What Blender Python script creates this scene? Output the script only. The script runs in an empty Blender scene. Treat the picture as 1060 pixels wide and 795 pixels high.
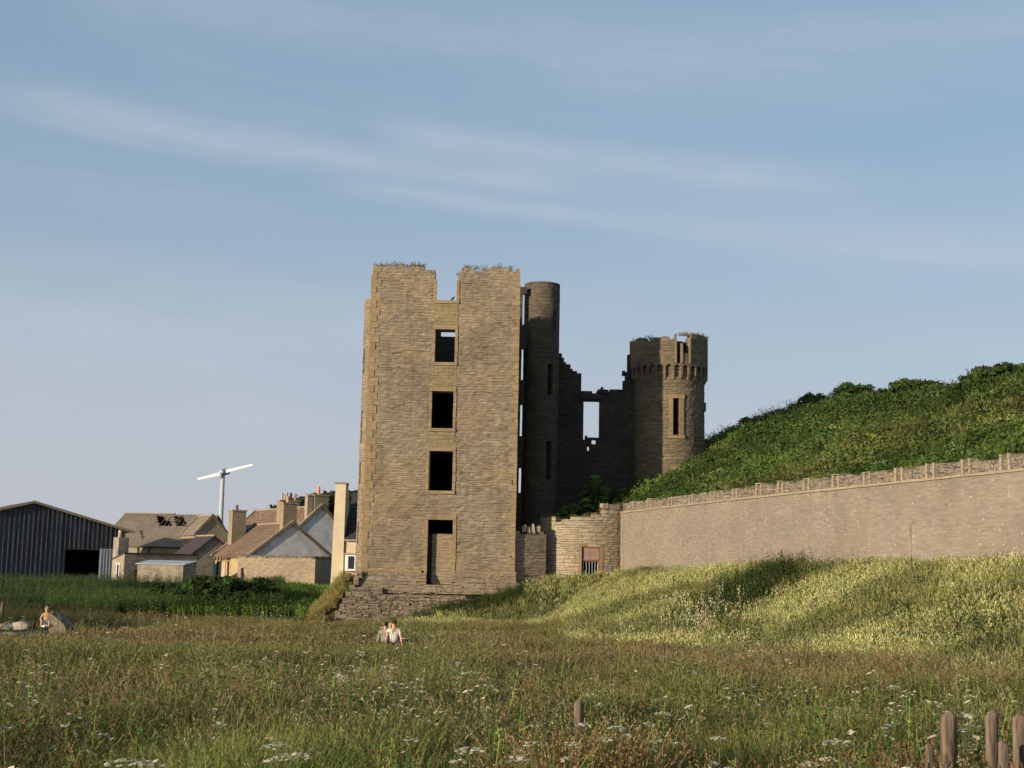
import bpy, math, random
import numpy as np
from mathutils import Vector, Matrix

R = math.radians
rnd = random.Random(7)
NR = np.random.default_rng(11)
sc = bpy.context.scene
COL = sc.collection

# ------------------------------------------------------------------ camera
FPX, CX, CY = 1400.0, 530.0, 397.5
PITCH, ROLL = math.atan(196.0 / FPX), R(1.15)
cf = Vector((0, math.cos(PITCH), math.sin(PITCH)))
r0 = Vector((1, 0, 0)); u0 = Vector((0, -math.sin(PITCH), math.cos(PITCH)))
cr = r0 * math.cos(ROLL) + u0 * math.sin(ROLL)
cu = u0 * math.cos(ROLL) - r0 * math.sin(ROLL)
cam = bpy.data.cameras.new('camera'); cam.lens = FPX / 1060 * 36; cam.sensor_width = 36
cam.clip_start = 0.1; cam.clip_end = 6000
co = bpy.data.objects.new('camera', cam); COL.objects.link(co)
m = Matrix.Identity(4)
for i, v in enumerate((cr, cu, -cf)):
    for j in range(3): m[j][i] = v[j]
co.matrix_world = m
sc.camera = co

def ray(px, py):
    return cf + cr * ((px - CX) / FPX) - cu * ((py - CY) / FPX)
def P(px, py, Y):
    d = ray(px, py); return d * (Y / d.y)
def Pz(px, py, z):
    d = ray(px, py); return d * (z / d.z)

# ------------------------------------------------------------------ light
SUN_EL, SUN_AZ = 9.6, 50.0          # sun low, behind the camera on the left
ts = Vector((-math.sin(R(SUN_AZ)) * math.cos(R(SUN_EL)), -math.cos(R(SUN_AZ)) * math.cos(R(SUN_EL)), math.sin(R(SUN_EL))))
sl = bpy.data.lights.new('sun', 'SUN'); sl.energy = 4.3; sl.angle = R(0.5); sl.color = (1.0, 0.84, 0.63)
so = bpy.data.objects.new('sun', sl); COL.objects.link(so)
so.rotation_euler = ts.to_track_quat('Z', 'Y').to_euler()
so.location = (-20, -20, 30)

w = bpy.data.worlds.new('World'); sc.world = w; w.use_nodes = True
nt = w.node_tree; nt.nodes.clear()
def N(nt, t, **k):
    n = nt.nodes.new(t)
    for a, b in k.items():
        if a.startswith('_'): setattr(n, a[1:], b)
        else: n.inputs[a.replace('__', ' ')].default_value = b
    return n
out = N(nt, 'ShaderNodeOutputWorld'); bg = N(nt, 'ShaderNodeBackground', Strength=0.088)
sky = N(nt, 'ShaderNodeTexSky', _sky_type='NISHITA', _sun_disc=False, _sun_elevation=R(SUN_EL), _sun_rotation=R(180 + SUN_AZ),
        _air_density=1.0, _dust_density=1.6, _ozone_density=2.0, _altitude=10)
L = nt.links.new
tc = N(nt, 'ShaderNodeTexCoord')
sep = N(nt, 'ShaderNodeSeparateXYZ'); L(tc.outputs['Generated'], sep.inputs[0])
def M(nt, op, a, b=None, c=None, clamp=False):
    n = nt.nodes.new('ShaderNodeMath'); n.operation = op; n.use_clamp = clamp
    for i, v in enumerate((a, b, c)):
        if v is None: continue
        if isinstance(v, (int, float)): n.inputs[i].default_value = v
        else: nt.links.new(v, n.inputs[i])
    return n.outputs[0]
# streak coordinates: azimuth and elevation of the view direction (real sky angles)
az = M(nt, 'ARCTAN2', sep.outputs[0], sep.outputs[1]); el = M(nt, 'ARCSINE', sep.outputs[2])
cmb = N(nt, 'ShaderNodeCombineXYZ')
tilt = M(nt, 'ADD', el, M(nt, 'MULTIPLY', az, 0.10))
L(M(nt, 'MULTIPLY', az, 2.6), cmb.inputs[0]); L(M(nt, 'MULTIPLY', tilt, 22.0), cmb.inputs[1])
nz = N(nt, 'ShaderNodeTexNoise', Scale=1.0, Detail=6.0, Roughness=0.55, Distortion=0.5); L(cmb.outputs[0], nz.inputs['Vector'])
cmb3 = N(nt, 'ShaderNodeCombineXYZ')
L(M(nt, 'MULTIPLY', az, 14.0), cmb3.inputs[0]); L(M(nt, 'MULTIPLY', tilt, 60.0), cmb3.inputs[1])
nz3 = N(nt, 'ShaderNodeTexNoise', Scale=1.0, Detail=5.0, Roughness=0.6); L(cmb3.outputs[0], nz3.inputs['Vector'])
def streak(a0, e0, slope, curve, width, a_lo, a_hi, amt):
    # one long cirrus band: centre line e0 + slope*(az-a0) + curve*(az-a0)^2
    da = M(nt, 'SUBTRACT', az, a0)
    c = M(nt, 'ADD', M(nt, 'MULTIPLY_ADD', da, slope, e0), M(nt, 'MULTIPLY', M(nt, 'MULTIPLY', da, da), curve))
    wob = M(nt, 'MULTIPLY', M(nt, 'SUBTRACT', nz.outputs[0], 0.5), 0.035)
    d = M(nt, 'DIVIDE', M(nt, 'SUBTRACT', M(nt, 'ADD', el, wob), c), width)
    g = M(nt, 'POWER', 2.718, M(nt, 'MULTIPLY', M(nt, 'MULTIPLY', d, d), -1.0))
    mr = N(nt, 'ShaderNodeMapRange', _interpolation_type='SMOOTHSTEP'); L(az, mr.inputs[0]); mr.inputs[1].default_value = a_lo; mr.inputs[2].default_value = a_lo + 0.08
    mr2 = N(nt, 'ShaderNodeMapRange', _interpolation_type='SMOOTHSTEP'); L(az, mr2.inputs[0]); mr2.inputs[1].default_value = a_hi; mr2.inputs[2].default_value = a_hi - 0.14
    tex = M(nt, 'MULTIPLY_ADD', nz3.outputs[0], 1.3, 0.25)
    return M(nt, 'MULTIPLY', M(nt, 'MULTIPLY', M(nt, 'MULTIPLY', g, tex), M(nt, 'MULTIPLY', mr.outputs[0], mr2.outputs[0])), amt * .66)
def sk(px, py):
    d = ray(px, py).normalized(); return math.atan2(d.x, d.y), math.asin(d.z)
bands = []
for (x0, y0, x1, y1, wd, lo, hi, amt, cv) in ((120, 122, 520, 185, 0.014, -60, 700, .42, .0), (330, 195, 640, 232, 0.008, 300, 760, .40, 0), (520, 150, 860, 188, 0.013, 350, 960, .40, 0),
                                             (700, 232, 1060, 250, 0.020, 600, 1300, .25, 0), (100, 330, 500, 345, 0.030, -300, 640, .22, 0), (250, 18, 900, 40, 0.022, 0, 1300, .28, 0), (0, 400, 300, 420, 0.05, -400, 420, .2, 0)):
    a0, e0 = sk(x0, y0); a1, e1 = sk(x1, y1)
    bands.append(streak(a0, e0, (e1 - e0) / (a1 - a0), cv, wd, sk(lo, 300)[0], sk(hi, 300)[0], amt))
s = bands[0]
for b in bands[1:]: s = M(nt, 'ADD', s, b)
wisp = N(nt, 'ShaderNodeMapRange', _interpolation_type='SMOOTHSTEP'); L(nz.outputs[0], wisp.inputs[0]); wisp.inputs[1].default_value = .42; wisp.inputs[2].default_value = .8; wisp.inputs[4].default_value = .13
s = M(nt, 'ADD', s, wisp.outputs[0], clamp=True)
hs = N(nt, 'ShaderNodeHueSaturation', Saturation=0.92, Value=1.0); L(sky.outputs[0], hs.inputs['Color'])
# low haze: a thin dusty veil near the horizon
hz = N(nt, 'ShaderNodeMapRange', _interpolation_type='SMOOTHSTEP'); L(el, hz.inputs[0]); hz.inputs[1].default_value = .36; hz.inputs[2].default_value = -.04; hz.inputs[4].default_value = .72
mh = N(nt, 'ShaderNodeMix', _data_type='RGBA'); L(hz.outputs[0], mh.inputs[0]); vl = N(nt, 'ShaderNodeMix', _data_type='RGBA'); vl.inputs[0].default_value = .50; L(hs.outputs[0], vl.inputs[6]); vl.inputs[7].default_value = (2.85, 4.15, 5.5, 1); L(vl.outputs[2], mh.inputs[6]); mh.inputs[7].default_value = (4.45, 4.35, 4.85, 1)
mc = N(nt, 'ShaderNodeMix', _data_type='RGBA'); L(s, mc.inputs[0]); L(mh.outputs[2], mc.inputs[6]); mc.inputs[7].default_value = (4.95, 5.1, 5.5, 1)
L(mc.outputs[2], bg.inputs[0]); L(bg.outputs[0], out.inputs[0])

vs = sc.view_settings; vs.view_transform = 'Standard'; vs.look = 'None'; vs.gamma = 1; vs.exposure = 0.58; vs.use_curve_mapping = False
sc.cycles.max_bounces = 6; sc.cycles.diffuse_bounces = 3; sc.cycles.transparent_max_bounces = 8
sc.cycles.use_denoising = True
try: sc.cycles.use_adaptive_sampling = True; sc.cycles.adaptive_threshold = 0.02
except Exception: pass

# ------------------------------------------------------------------ materials
MATS = {}
def newmat(name, rough=0.95):
    m = bpy.data.materials.new(name); m.use_nodes = True
    nt = m.node_tree; b = nt.nodes['Principled BSDF']; b.inputs['Roughness'].default_value = rough
    b.inputs['Specular IOR Level'].default_value = 0.15
    MATS[name] = m
    return m, nt, b
def noise(nt, vec, scale, detail=4, rough=.55, sx=1, sy=1, sz=1, dist=0):
    if vec is not None and (sx, sy, sz) != (1, 1, 1):
        mp = N(nt, 'ShaderNodeMapping'); nt.links.new(vec, mp.inputs[0]); mp.inputs['Scale'].default_value = (sx, sy, sz); vec = mp.outputs[0]
    n = N(nt, 'ShaderNodeTexNoise', Scale=scale, Detail=detail, Roughness=rough, Distortion=dist)
    if vec is not None: nt.links.new(vec, n.inputs['Vector'])
    return n.outputs[0]
def ramp(nt, fac, a, b, lo=0., hi=1.):
    n = N(nt, 'ShaderNodeMapRange', _interpolation_type='SMOOTHSTEP'); nt.links.new(fac, n.inputs[0])
    n.inputs[1].default_value = a; n.inputs[2].default_value = b; n.inputs[3].default_value = lo; n.inputs[4].default_value = hi
    return n.outputs[0]
def mix(nt, f, a, b, mode='MIX'):
    n = N(nt, 'ShaderNodeMix', _data_type='RGBA', _blend_type=mode)
    for i, v in ((0, f), (6, a), (7, b)):
        if isinstance(v, (int, float)): n.inputs[i].default_value = v
        elif isinstance(v, tuple): n.inputs[i].default_value = (*v[:3], 1)
        else: nt.links.new(v, n.inputs[i])
    return n.outputs[2]

def plain(name, c, rough=.9, var=.25, scale=3.0, bump=0.0, metal=0):
    m, nt, b = newmat(name, rough)
    tc = N(nt, 'ShaderNodeTexCoord').outputs['Object']
    f = noise(nt, tc, scale, 5, .6)
    c2 = tuple(x * (1 - var) for x in c); c1 = tuple(min(1, x * (1 + var)) for x in c)
    nt.links.new(mix(nt, ramp(nt, f, .3, .7), c2, c1), b.inputs['Base Color'])
    b.inputs['Metallic'].default_value = metal
    if bump:
        bn = N(nt, 'ShaderNodeBump', Strength=bump, Distance=.05); nt.links.new(noise(nt, tc, scale * 5, 5), bn.inputs['Height']); nt.links.new(bn.outputs[0], b.inputs['Normal'])
    return m

def stone(name, ca, cb, mortar, sscale=5.0, row=.15, width=.55, bump=.9, dark=.5, lichen=.0, speck=.0, gate_=.52, rust=.0, msize=.012, warp=.05, streaky=1.0, big=0.0, jointdark=1.0):
    """coursed rubble: two brick grids of different course height swapped by patches, warped courses, open joints, lichen and specks"""
    m, nt, b = newmat(name, .95)
    l = nt.links.new
    uv = N(nt, 'ShaderNodeUVMap', _uv_map='UVMap').outputs[0]
    g = N(nt, 'ShaderNodeNewGeometry')
    # wavy courses
    nw = N(nt, 'ShaderNodeTexNoise', Scale=.9, Detail=3.0); l(uv, nw.inputs['Vector'])
    nw2 = N(nt, 'ShaderNodeTexNoise', Scale=6.0, Detail=2.0); l(uv, nw2.inputs['Vector'])
    vs1 = N(nt, 'ShaderNodeVectorMath', _operation='SUBTRACT'); l(nw.outputs[1], vs1.inputs[0]); vs1.inputs[1].default_value = (.5, .5, .5)
    vs2 = N(nt, 'ShaderNodeVectorMath', _operation='SCALE'); l(vs1.outputs[0], vs2.inputs[0]); vs2.inputs['Scale'].default_value = warp * 1.8
    vs3 = N(nt, 'ShaderNodeVectorMath', _operation='SUBTRACT'); l(nw2.outputs[1], vs3.inputs[0]); vs3.inputs[1].default_value = (.5, .5, .5)
    vs4 = N(nt, 'ShaderNodeVectorMath', _operation='SCALE'); l(vs3.outputs[0], vs4.inputs[0]); vs4.inputs['Scale'].default_value = warp
    va = N(nt, 'ShaderNodeVectorMath', _operation='ADD'); l(uv, va.inputs[0]); l(vs2.outputs[0], va.inputs[1])
    vb = N(nt, 'ShaderNodeVectorMath', _operation='ADD'); l(va.outputs[0], vb.inputs[0]); l(vs4.outputs[0], vb.inputs[1])
    def brick(rw, wd, off, sq):
        n = N(nt, 'ShaderNodeTexBrick', Scale=1.0)
        n.offset = .5; n.offset_frequency = 2; n.squash = sq; n.squash_frequency = 3
        n.inputs['Row Height'].default_value = rw; n.inputs['Brick Width'].default_value = wd
        n.inputs['Mortar Size'].default_value = msize; n.inputs['Mortar Smooth'].default_value = .6; n.inputs['Bias'].default_value = 0
        n.inputs['Color1'].default_value = (0, 0, 0, 1); n.inputs['Color2'].default_value = (1, 1, 1, 1); n.inputs['Mortar'].default_value = (.5, .5, .5, 1)
        mp = N(nt, 'ShaderNodeMapping'); mp.inputs['Location'].default_value = (off, off * .37, 0); l(vb.outputs[0], mp.inputs[0]); l(mp.outputs[0], n.inputs['Vector'])
        return n
    b1 = brick(row, width, 0, .7); b2 = brick(row * .62, width * 1.35, 3.1, 1.4)
    patch = ramp(nt, noise(nt, uv, .8, 2, .5, sy=2.2), .46, .54)
    var = mix(nt, patch, b1.outputs[0], b2.outputs[0])
    jt = mix(nt, patch, b1.outputs[1], b2.outputs[1])
    wn = noise(nt, vb.outputs[0], 1.0, 3, .6, sx=2.2, sy=11)     # long flat stones of differing tone
    tone = mix(nt, .5, var, ramp(nt, wn, .32, .68))
    col = mix(nt, tone, ca, cb)
    # weathering: large pale and dark areas
    big1 = noise(nt, uv, .35, 5, .6, dist=.6)
    col = mix(nt, ramp(nt, big1, .35, .7, 0, .45), col, tuple(x * .72 for x in ca))
    # damp runs down the face and warm or grey areas metres across
    dr_ = noise(nt, uv, 1.0, 4, .6, sx=1.6, sy=.16); col = mix(nt, ramp(nt, dr_, .52, .72, 0, .38 * streaky), col, tuple(x * .45 for x in ca))
    wa_ = noise(nt, uv, .22, 4, .6, dist=1.2); col = mix(nt, ramp(nt, wa_, .50, .66, 0, .45 * streaky), col, (cb[0] * .98, cb[1] * .88, cb[2] * .70))
    wb_ = noise(nt, uv, .31, 5, .65, dist=1.6); col = mix(nt, ramp(nt, wb_, .52, .70, 0, .50 * streaky), col, (cb[0] * .62, cb[1] * .66, cb[2] * .74))
    # grey-black stones and streaks along the beds
    st = noise(nt, vb.outputs[0], 1.0, 5, .62, sx=1.4 , sy=13)
    reg = ramp(nt, noise(nt, uv, .55, 3, .5, dist=.5), .40, .62)
    dk = M(nt, 'MULTIPLY', ramp(nt, st, .50, .63, 0, dark), M(nt, 'MULTIPLY_ADD', reg, .75, .25))
    col = mix(nt, dk, col, (.085, .075, .065))
    if lichen:
        ln = noise(nt, uv, 1.3, 6, .7); col = mix(nt, ramp(nt, ln, .52, .72, 0, lichen), col, (.34, .25, .09))
    if rust:
        ln = noise(nt, uv, .7, 5, .6, dist=1); col = mix(nt, ramp(nt, ln, .60, .74, 0, rust), col, (.30, .13, .05))
    if speck:
        vo = N(nt, 'ShaderNodeTexVoronoi', Scale=sscale); l(uv, vo.inputs['Vector'])
        sp = ramp(nt, vo.outputs['Distance'], .20, .10)
        gate = ramp(nt, noise(nt, uv, 2.3, 3), gate_, gate_ + .08)
        col = mix(nt, M(nt, 'MULTIPLY', M(nt, 'MULTIPLY', sp, gate), speck), col, (.62, .58, .50))
    fine = noise(nt, uv, 38, 4, .7)
    col = mix(nt, ramp(nt, fine, .3, .75, 0, .38), col, tuple(x * .5 for x in ca))
    # open joints
    deep = ramp(nt, noise(nt, uv, 2.2, 4, .6, sy=2), .40, .66, .25, 1)
    jf = M(nt, 'MULTIPLY', M(nt, 'MULTIPLY', jt, deep), jointdark)
    col = mix(nt, jf, col, mortar)
    l(col, b.inputs['Base Color'])
    h = M(nt, 'MULTIPLY_ADD', jf, -1.0, M(nt, 'MULTIPLY_ADD', fine, .12, M(nt, 'MULTIPLY', tone, .55)))
    h = M(nt, 'ADD', h, M(nt, 'MULTIPLY', st, -.5))
    bn = N(nt, 'ShaderNodeBump', Strength=bump, Distance=.06); l(h, bn.inputs['Height']); l(bn.outputs[0], b.inputs['Normal'])
    return m

stone('castle_stone', (.175, .140, .098), (.415, .335, .235), (.065, .05, .036), row=.155, width=.62, bump=.75, dark=.9, lichen=.35, rust=.35, jointdark=.8)
stone('dressed_stone', (.235, .175, .105), (.37, .28, .165), (.12, .09, .055), row=.42, width=1.4, bump=.45, dark=.35, lichen=.2, warp=.02)
stone('pale_dressed', (.33, .255, .155), (.44, .345, .215), (.16, .12, .07), row=.42, width=1.4, bump=.4, dark=.25, lichen=.3, warp=.02)
stone('shaded_turret_stone', (.12, .095, .062), (.33, .26, .17), (.05, .04, .028), row=.20, width=.72, dark=.8, lichen=.35)  # castle stone darkened partway, shadow put into its colour
stone('shaded_tower_stone', (.075, .062, .045), (.17, .14, .098), (.04, .03, .022), row=.20, width=.7, dark=.7, lichen=.3)  # round tower: darker than the front, its shade is in the colour
stone('shade_stone', (.05, .042, .034), (.105, .088, .066), (.03, .025, .02), row=.19, width=.6, dark=.6, lichen=.2)  # deep shade of rear and inner parts carried in the stone colour
stone('panel_stone', (.205, .165, .095), (.36, .29, .17), (.12, .09, .05), row=.22, width=.5, bump=.6, dark=.55, lichen=.8)
stone('infill_stone', (.27, .215, .145), (.37, .30, .205), (.13, .10, .07), row=.24, width=.7, dark=.35, speck=.2)
stone('base_stone', (.19, .15, .105), (.31, .25, .175), (.08, .06, .045), row=.26, width=.8, bump=.8, dark=.7, speck=.35, msize=.03, warp=.12, lichen=.15)
stone('rubble_stone', (.17, .135, .095), (.31, .25, .175), (.04, .033, .025), row=.24, width=.7, bump=1, dark=.8, speck=.25, msize=.035, warp=.2)
stone('curved_stone', (.30, .245, .165), (.50, .41, .29), (.08, .06, .045), row=.20, width=.7, dark=.6, speck=.8, msize=.016)
stone('long_wall_stone', (.205, .170, .135), (.325, .275, .222), (.15, .125, .10), streaky=.45, sscale=4.5, gate_=.42, row=.10, width=.34, bump=.35, dark=.18, speck=.5, msize=.008, jointdark=.3)
stone('parapet_stone', (.24, .20, .155), (.37, .315, .24), (.09, .075, .055), row=.14, width=.22, bump=1, dark=.5, speck=.8, msize=.03, warp=.2)
stone('coping_stone', (.28, .23, .165), (.40, .33, .245), (.15, .12, .09), row=.5, width=.9, bump=.4, dark=.35, speck=.3)
stone('garden_stone', (.30, .235, .165), (.40, .32, .23), (.17, .13, .09), row=.28, width=.6, bump=.7, dark=.3, speck=.9, msize=.03, jointdark=.6)
stone('chimney_stone', (.27, .22, .15), (.37, .30, .21), (.12, .10, .07), row=.25, width=.5, bump=.6, dark=.4)
stone('flag_roof', (.15, .10, .07), (.30, .20, .13), (.06, .04, .03), sscale=1.5, row=.42, width=.55, bump=.9, dark=.35, speck=1.0, rust=.5, msize=.02)
stone('brown_roof', (.175, .14, .105), (.285, .23, .17), (.12, .09, .06), sscale=1.5, row=.5, width=1.2, bump=.4, dark=.3, speck=.15, jointdark=.5)
stone('slate_roof', (.055, .045, .05), (.085, .07, .075), (.035, .03, .03), row=.25, width=.35, bump=.5, dark=.2)
stone('farm_wall', (.29, .24, .17), (.40, .34, .245), (.2, .165, .12), row=.25, width=.5, bump=.5, dark=.2, jointdark=.5)
plain('harl_grey', (.52, .50, .48), var=.2, scale=1.0, bump=.3)
plain('harl_cream', (.56, .46, .31), var=.08, scale=1.5, bump=.1)
plain('harl_ochre', (.36, .27, .15), var=.15, scale=1.5, bump=.1)
plain('harl_tan', (.27, .23, .17), var=.28, scale=1.5, bump=.1)
plain('white_paint', (.72, .70, .66), var=.08)
plain('turbine_paint', (.80, .79, .76), .45, var=.04)
plain('dark_hole', (.012, .012, .013), var=.1)
plain('glass_dark', (.03, .035, .04), .15, var=.1)
plain('pot_clay', (.50, .24, .10), var=.2)
plain('pot_pale', (.42, .33, .22), var=.2)
plain('rust_iron', (.20, .085, .06), .8, var=.3)
plain('pink_board', (.27, .17, .145), .8, var=.2)
plain('sheet_grey', (.30, .31, .32), .6, var=.12, scale=5)
plain('sheet_pale', (.40, .42, .45), .5, var=.1)
plain('timber_dark', (.07, .05, .04), var=.3)
plain('wood_post', (.26, .20, .15), var=.3, scale=8, bump=.5)
plain('slab_stone', (.13, .105, .08), var=.25, scale=4, bump=.5)
plain('rock', (.30, .255, .20), var=.4, scale=3, bump=.8)
plain('skin', (.55, .32, .20), .6, var=.06); plain('skin_tan', (.50, .29, .17), .6, var=.06)
plain('shirt_white', (.66, .62, .58), var=.12); plain('shirt_grey', (.33, .32, .32), var=.15); plain('shirt_blue', (.22, .36, .50), var=.1)
plain('shorts_white', (.75, .72, .68), var=.05); plain('trousers_dark', (.045, .04, .05), var=.2)
plain('hair_brown', (.05, .028, .02), var=.3); plain('hair_dark', (.02, .018, .02), var=.3); plain('hair_grey', (.35, .30, .26), var=.2)
plain('bird_black', (.015, .015, .017), .5)

# corrugated barn sheet (ribs along UV u)
m, nt, b = newmat('barn_sheet', .55)
uv = N(nt, 'ShaderNodeUVMap', _uv_map='UVMap').outputs[0]
sx = N(nt, 'ShaderNodeSeparateXYZ'); nt.links.new(uv, sx.inputs[0])
f = noise(nt, uv, 1.0, 4, .6, sx=3.0, sy=.12)
nt.links.new(mix(nt, ramp(nt, f, .35, .7), (.030, .034, .042), (.075, .08, .09)), b.inputs['Base Color'])
plain('barn_rib', (.085, .088, .090), .6, var=.35, scale=1.0)
plain('barn_roof', (.24, .20, .15), .8, var=.15)

# bark-like split posts: long grain
m, nt, b = newmat('post_grain', .9)
tcn = N(nt, 'ShaderNodeTexCoord').outputs['Object']
f = noise(nt, tcn, 6, 6, .65, sx=3, sy=3, sz=.35)
nt.links.new(mix(nt, ramp(nt, f, .3, .7), (.045, .035, .027), (.22, .165, .12)), b.inputs['Base Color'])
bn = N(nt, 'ShaderNodeBump', Strength=.9, Distance=.02); nt.links.new(f, bn.inputs['Height']); nt.links.new(bn.outputs[0], b.inputs['Normal'])

def vcol_mat(name, rough=.8, transl=.25):
    m, nt, b = newmat(name, rough)
    a = N(nt, 'ShaderNodeAttribute', _attribute_name='Col').outputs['Color']
    nt.links.new(a, b.inputs['Base Color'])
    tr = N(nt, 'ShaderNodeBsdfTranslucent'); nt.links.new(a, tr.inputs[0])
    mx = N(nt, 'ShaderNodeMixShader', Fac=transl)
    nt.links.new(b.outputs[0], mx.inputs[1]); nt.links.new(tr.outputs[0], mx.inputs[2])
    nt.links.new(mx.outputs[0], nt.nodes['Material Output'].inputs[0])
vcol_mat('leafage'); vcol_mat('flowers', .8, .2)

# ground
m, nt, b = newmat('soil', .95)
gp = N(nt, 'ShaderNodeNewGeometry').outputs['Position']
f1 = noise(nt, gp, .35, 6, .6); f2 = noise(nt, gp, 5, 5, .7)
c = mix(nt, ramp(nt, f1, .38, .62), (.065, .075, .022), (.10, .075, .035))
nt.links.new(mix(nt, ramp(nt, f2, .3, .7, 0, .5), c, (.04, .045, .016)), b.inputs['Base Color'])
bn = N(nt, 'ShaderNodeBump', Strength=1, Distance=.15); nt.links.new(f2, bn.inputs['Height']); nt.links.new(bn.outputs[0], b.inputs['Normal'])
m, nt, b = newmat('hill_soil', .95)
gp = N(nt, 'ShaderNodeNewGeometry').outputs['Position']
f2 = noise(nt, gp, 3, 6, .7)
nt.links.new(mix(nt, ramp(nt, f2, .3, .7), (.022, .034, .010), (.06, .075, .022)), b.inputs['Base Color'])
bn = N(nt, 'ShaderNodeBump', Strength=1, Distance=.3); nt.links.new(f2, bn.inputs['Height']); nt.links.new(bn.outputs[0], b.inputs['Normal'])

# ------------------------------------------------------------------ object helpers
def tag(o, label=None, cat=None, group=None, kind=None):
    if label: o['label'] = label
    if cat: o['category'] = cat
    if group: o['group'] = group
    if kind: o['kind'] = kind
    return o
def thing(name, label, cat, loc, group=None):
    o = bpy.data.objects.new(name, None); COL.objects.link(o); o.empty_display_size = .3
    o.location = loc; return tag(o, label, cat, group)

def root_loc(o):
    v = Vector((0, 0, 0))
    while o is not None: v += o.location; o = o.parent
    return v

class MB:
    """collects boxes, tubes and free polygons (world coordinates) for one mesh"""
    def __init__(s): s.v = []; s.f = []; s.uv = []; s.sm = []
    def poly(s, pts, uv=None, smooth=False):
        i = len(s.v); s.v += [tuple(p) for p in pts]; s.f.append(tuple(range(i, i + len(pts)))); s.uv.append(uv); s.sm.append(smooth)
    def hexa(s, c):    # 8 corners: bottom 0-3 counter-clockwise, top 4-7
        for q in ((3, 2, 1, 0), (4, 5, 6, 7), (0, 1, 5, 4), (1, 2, 6, 5), (2, 3, 7, 6), (3, 0, 4, 7)): s.poly([c[k] for k in q])
    def box(s, x0, x1, y0, y1, z0, z1, j=0):
        c = [(x0, y0, z0), (x1, y0, z0), (x1, y1, z0), (x0, y1, z0), (x0, y0, z1), (x1, y0, z1), (x1, y1, z1), (x0, y1, z1)]
        if j: c = [tuple(a + rnd.uniform(-j, j) for a in p) for p in c]
        s.hexa(c)
    def obox(s, o, ex, ey, a0, a1, b0, b1, z0, z1, j=0):   # box in a rotated frame: origin o, unit axes ex, ey
        def q(a, b, z):
            p = (o[0] + ex[0] * a + ey[0] * b, o[1] + ex[1] * a + ey[1] * b, z)
            return tuple(c + rnd.uniform(-j, j) for c in p) if j else p
        s.hexa([q(a0, b0, z0), q(a1, b0, z0), q(a1, b1, z0), q(a0, b1, z0), q(a0, b0, z1), q(a1, b0, z1), q(a1, b1, z1), q(a0, b1, z1)])
    def tube(s, pts, rad, n=8, cap=True):
        pts = [Vector(p) for p in pts]; rings = []
        for i, p in enumerate(pts):
            d = (pts[min(i + 1, len(pts) - 1)] - pts[max(i - 1, 0)]).normalized()
            a = d.orthogonal().normalized(); bb = d.cross(a)
            if i and rings:
                a = (Vector(rings[-1][0]) - pts[i - 1]); a = (a - d * a.dot(d)).normalized(); bb = d.cross(a)
            r = rad[i] if isinstance(rad, (list, tuple)) else rad
            rings.append([tuple(p + (a * math.cos(t) + bb * math.sin(t)) * r) for t in [2 * math.pi * k / n for k in range(n)]])
        for i in range(len(rings) - 1):
            for k in range(n):
                s.poly([rings[i][k], rings[i][(k + 1) % n], rings[i + 1][(k + 1) % n], rings[i + 1][k]], smooth=True)
        if cap: s.poly(rings[0][::-1]); s.poly(rings[-1])
    def build(s, name, mat, parent=None):
        o0 = root_loc(parent)
        me = bpy.data.meshes.new(name)
        me.from_pydata([(v[0] - o0.x, v[1] - o0.y, v[2] - o0.z) for v in s.v], [], s.f)
        me.validate(clean_customdata=False)
        uvl = me.uv_layers.new(name='UVMap')
        for pi, p in enumerate(me.polygons):
            p.use_smooth = s.sm[pi] if pi < len(s.sm) else False
            uv = s.uv[pi] if pi < len(s.uv) else None
            n = p.normal
            for k, li in enumerate(p.loop_indices):
                if uv is not None: uvl.data[li].uv = uv[k]
                else:
                    v = s.v[p.vertices[k]]
                    h = math.hypot(n.x, n.y)
                    if h > .25:
                        ux, uy = -n.y / h, n.x / h
                        zz = v[2] / max(h, .3) if h < .95 else v[2]
                        uvl.data[li].uv = (v[0] * ux + v[1] * uy, zz)
                    else: uvl.data[li].uv = (v[0], v[1])
        me.materials.append(MATS[mat])
        o = bpy.data.objects.new(name, me); COL.objects.link(o)
        if parent is not None: o.parent = parent
        return o

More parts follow.
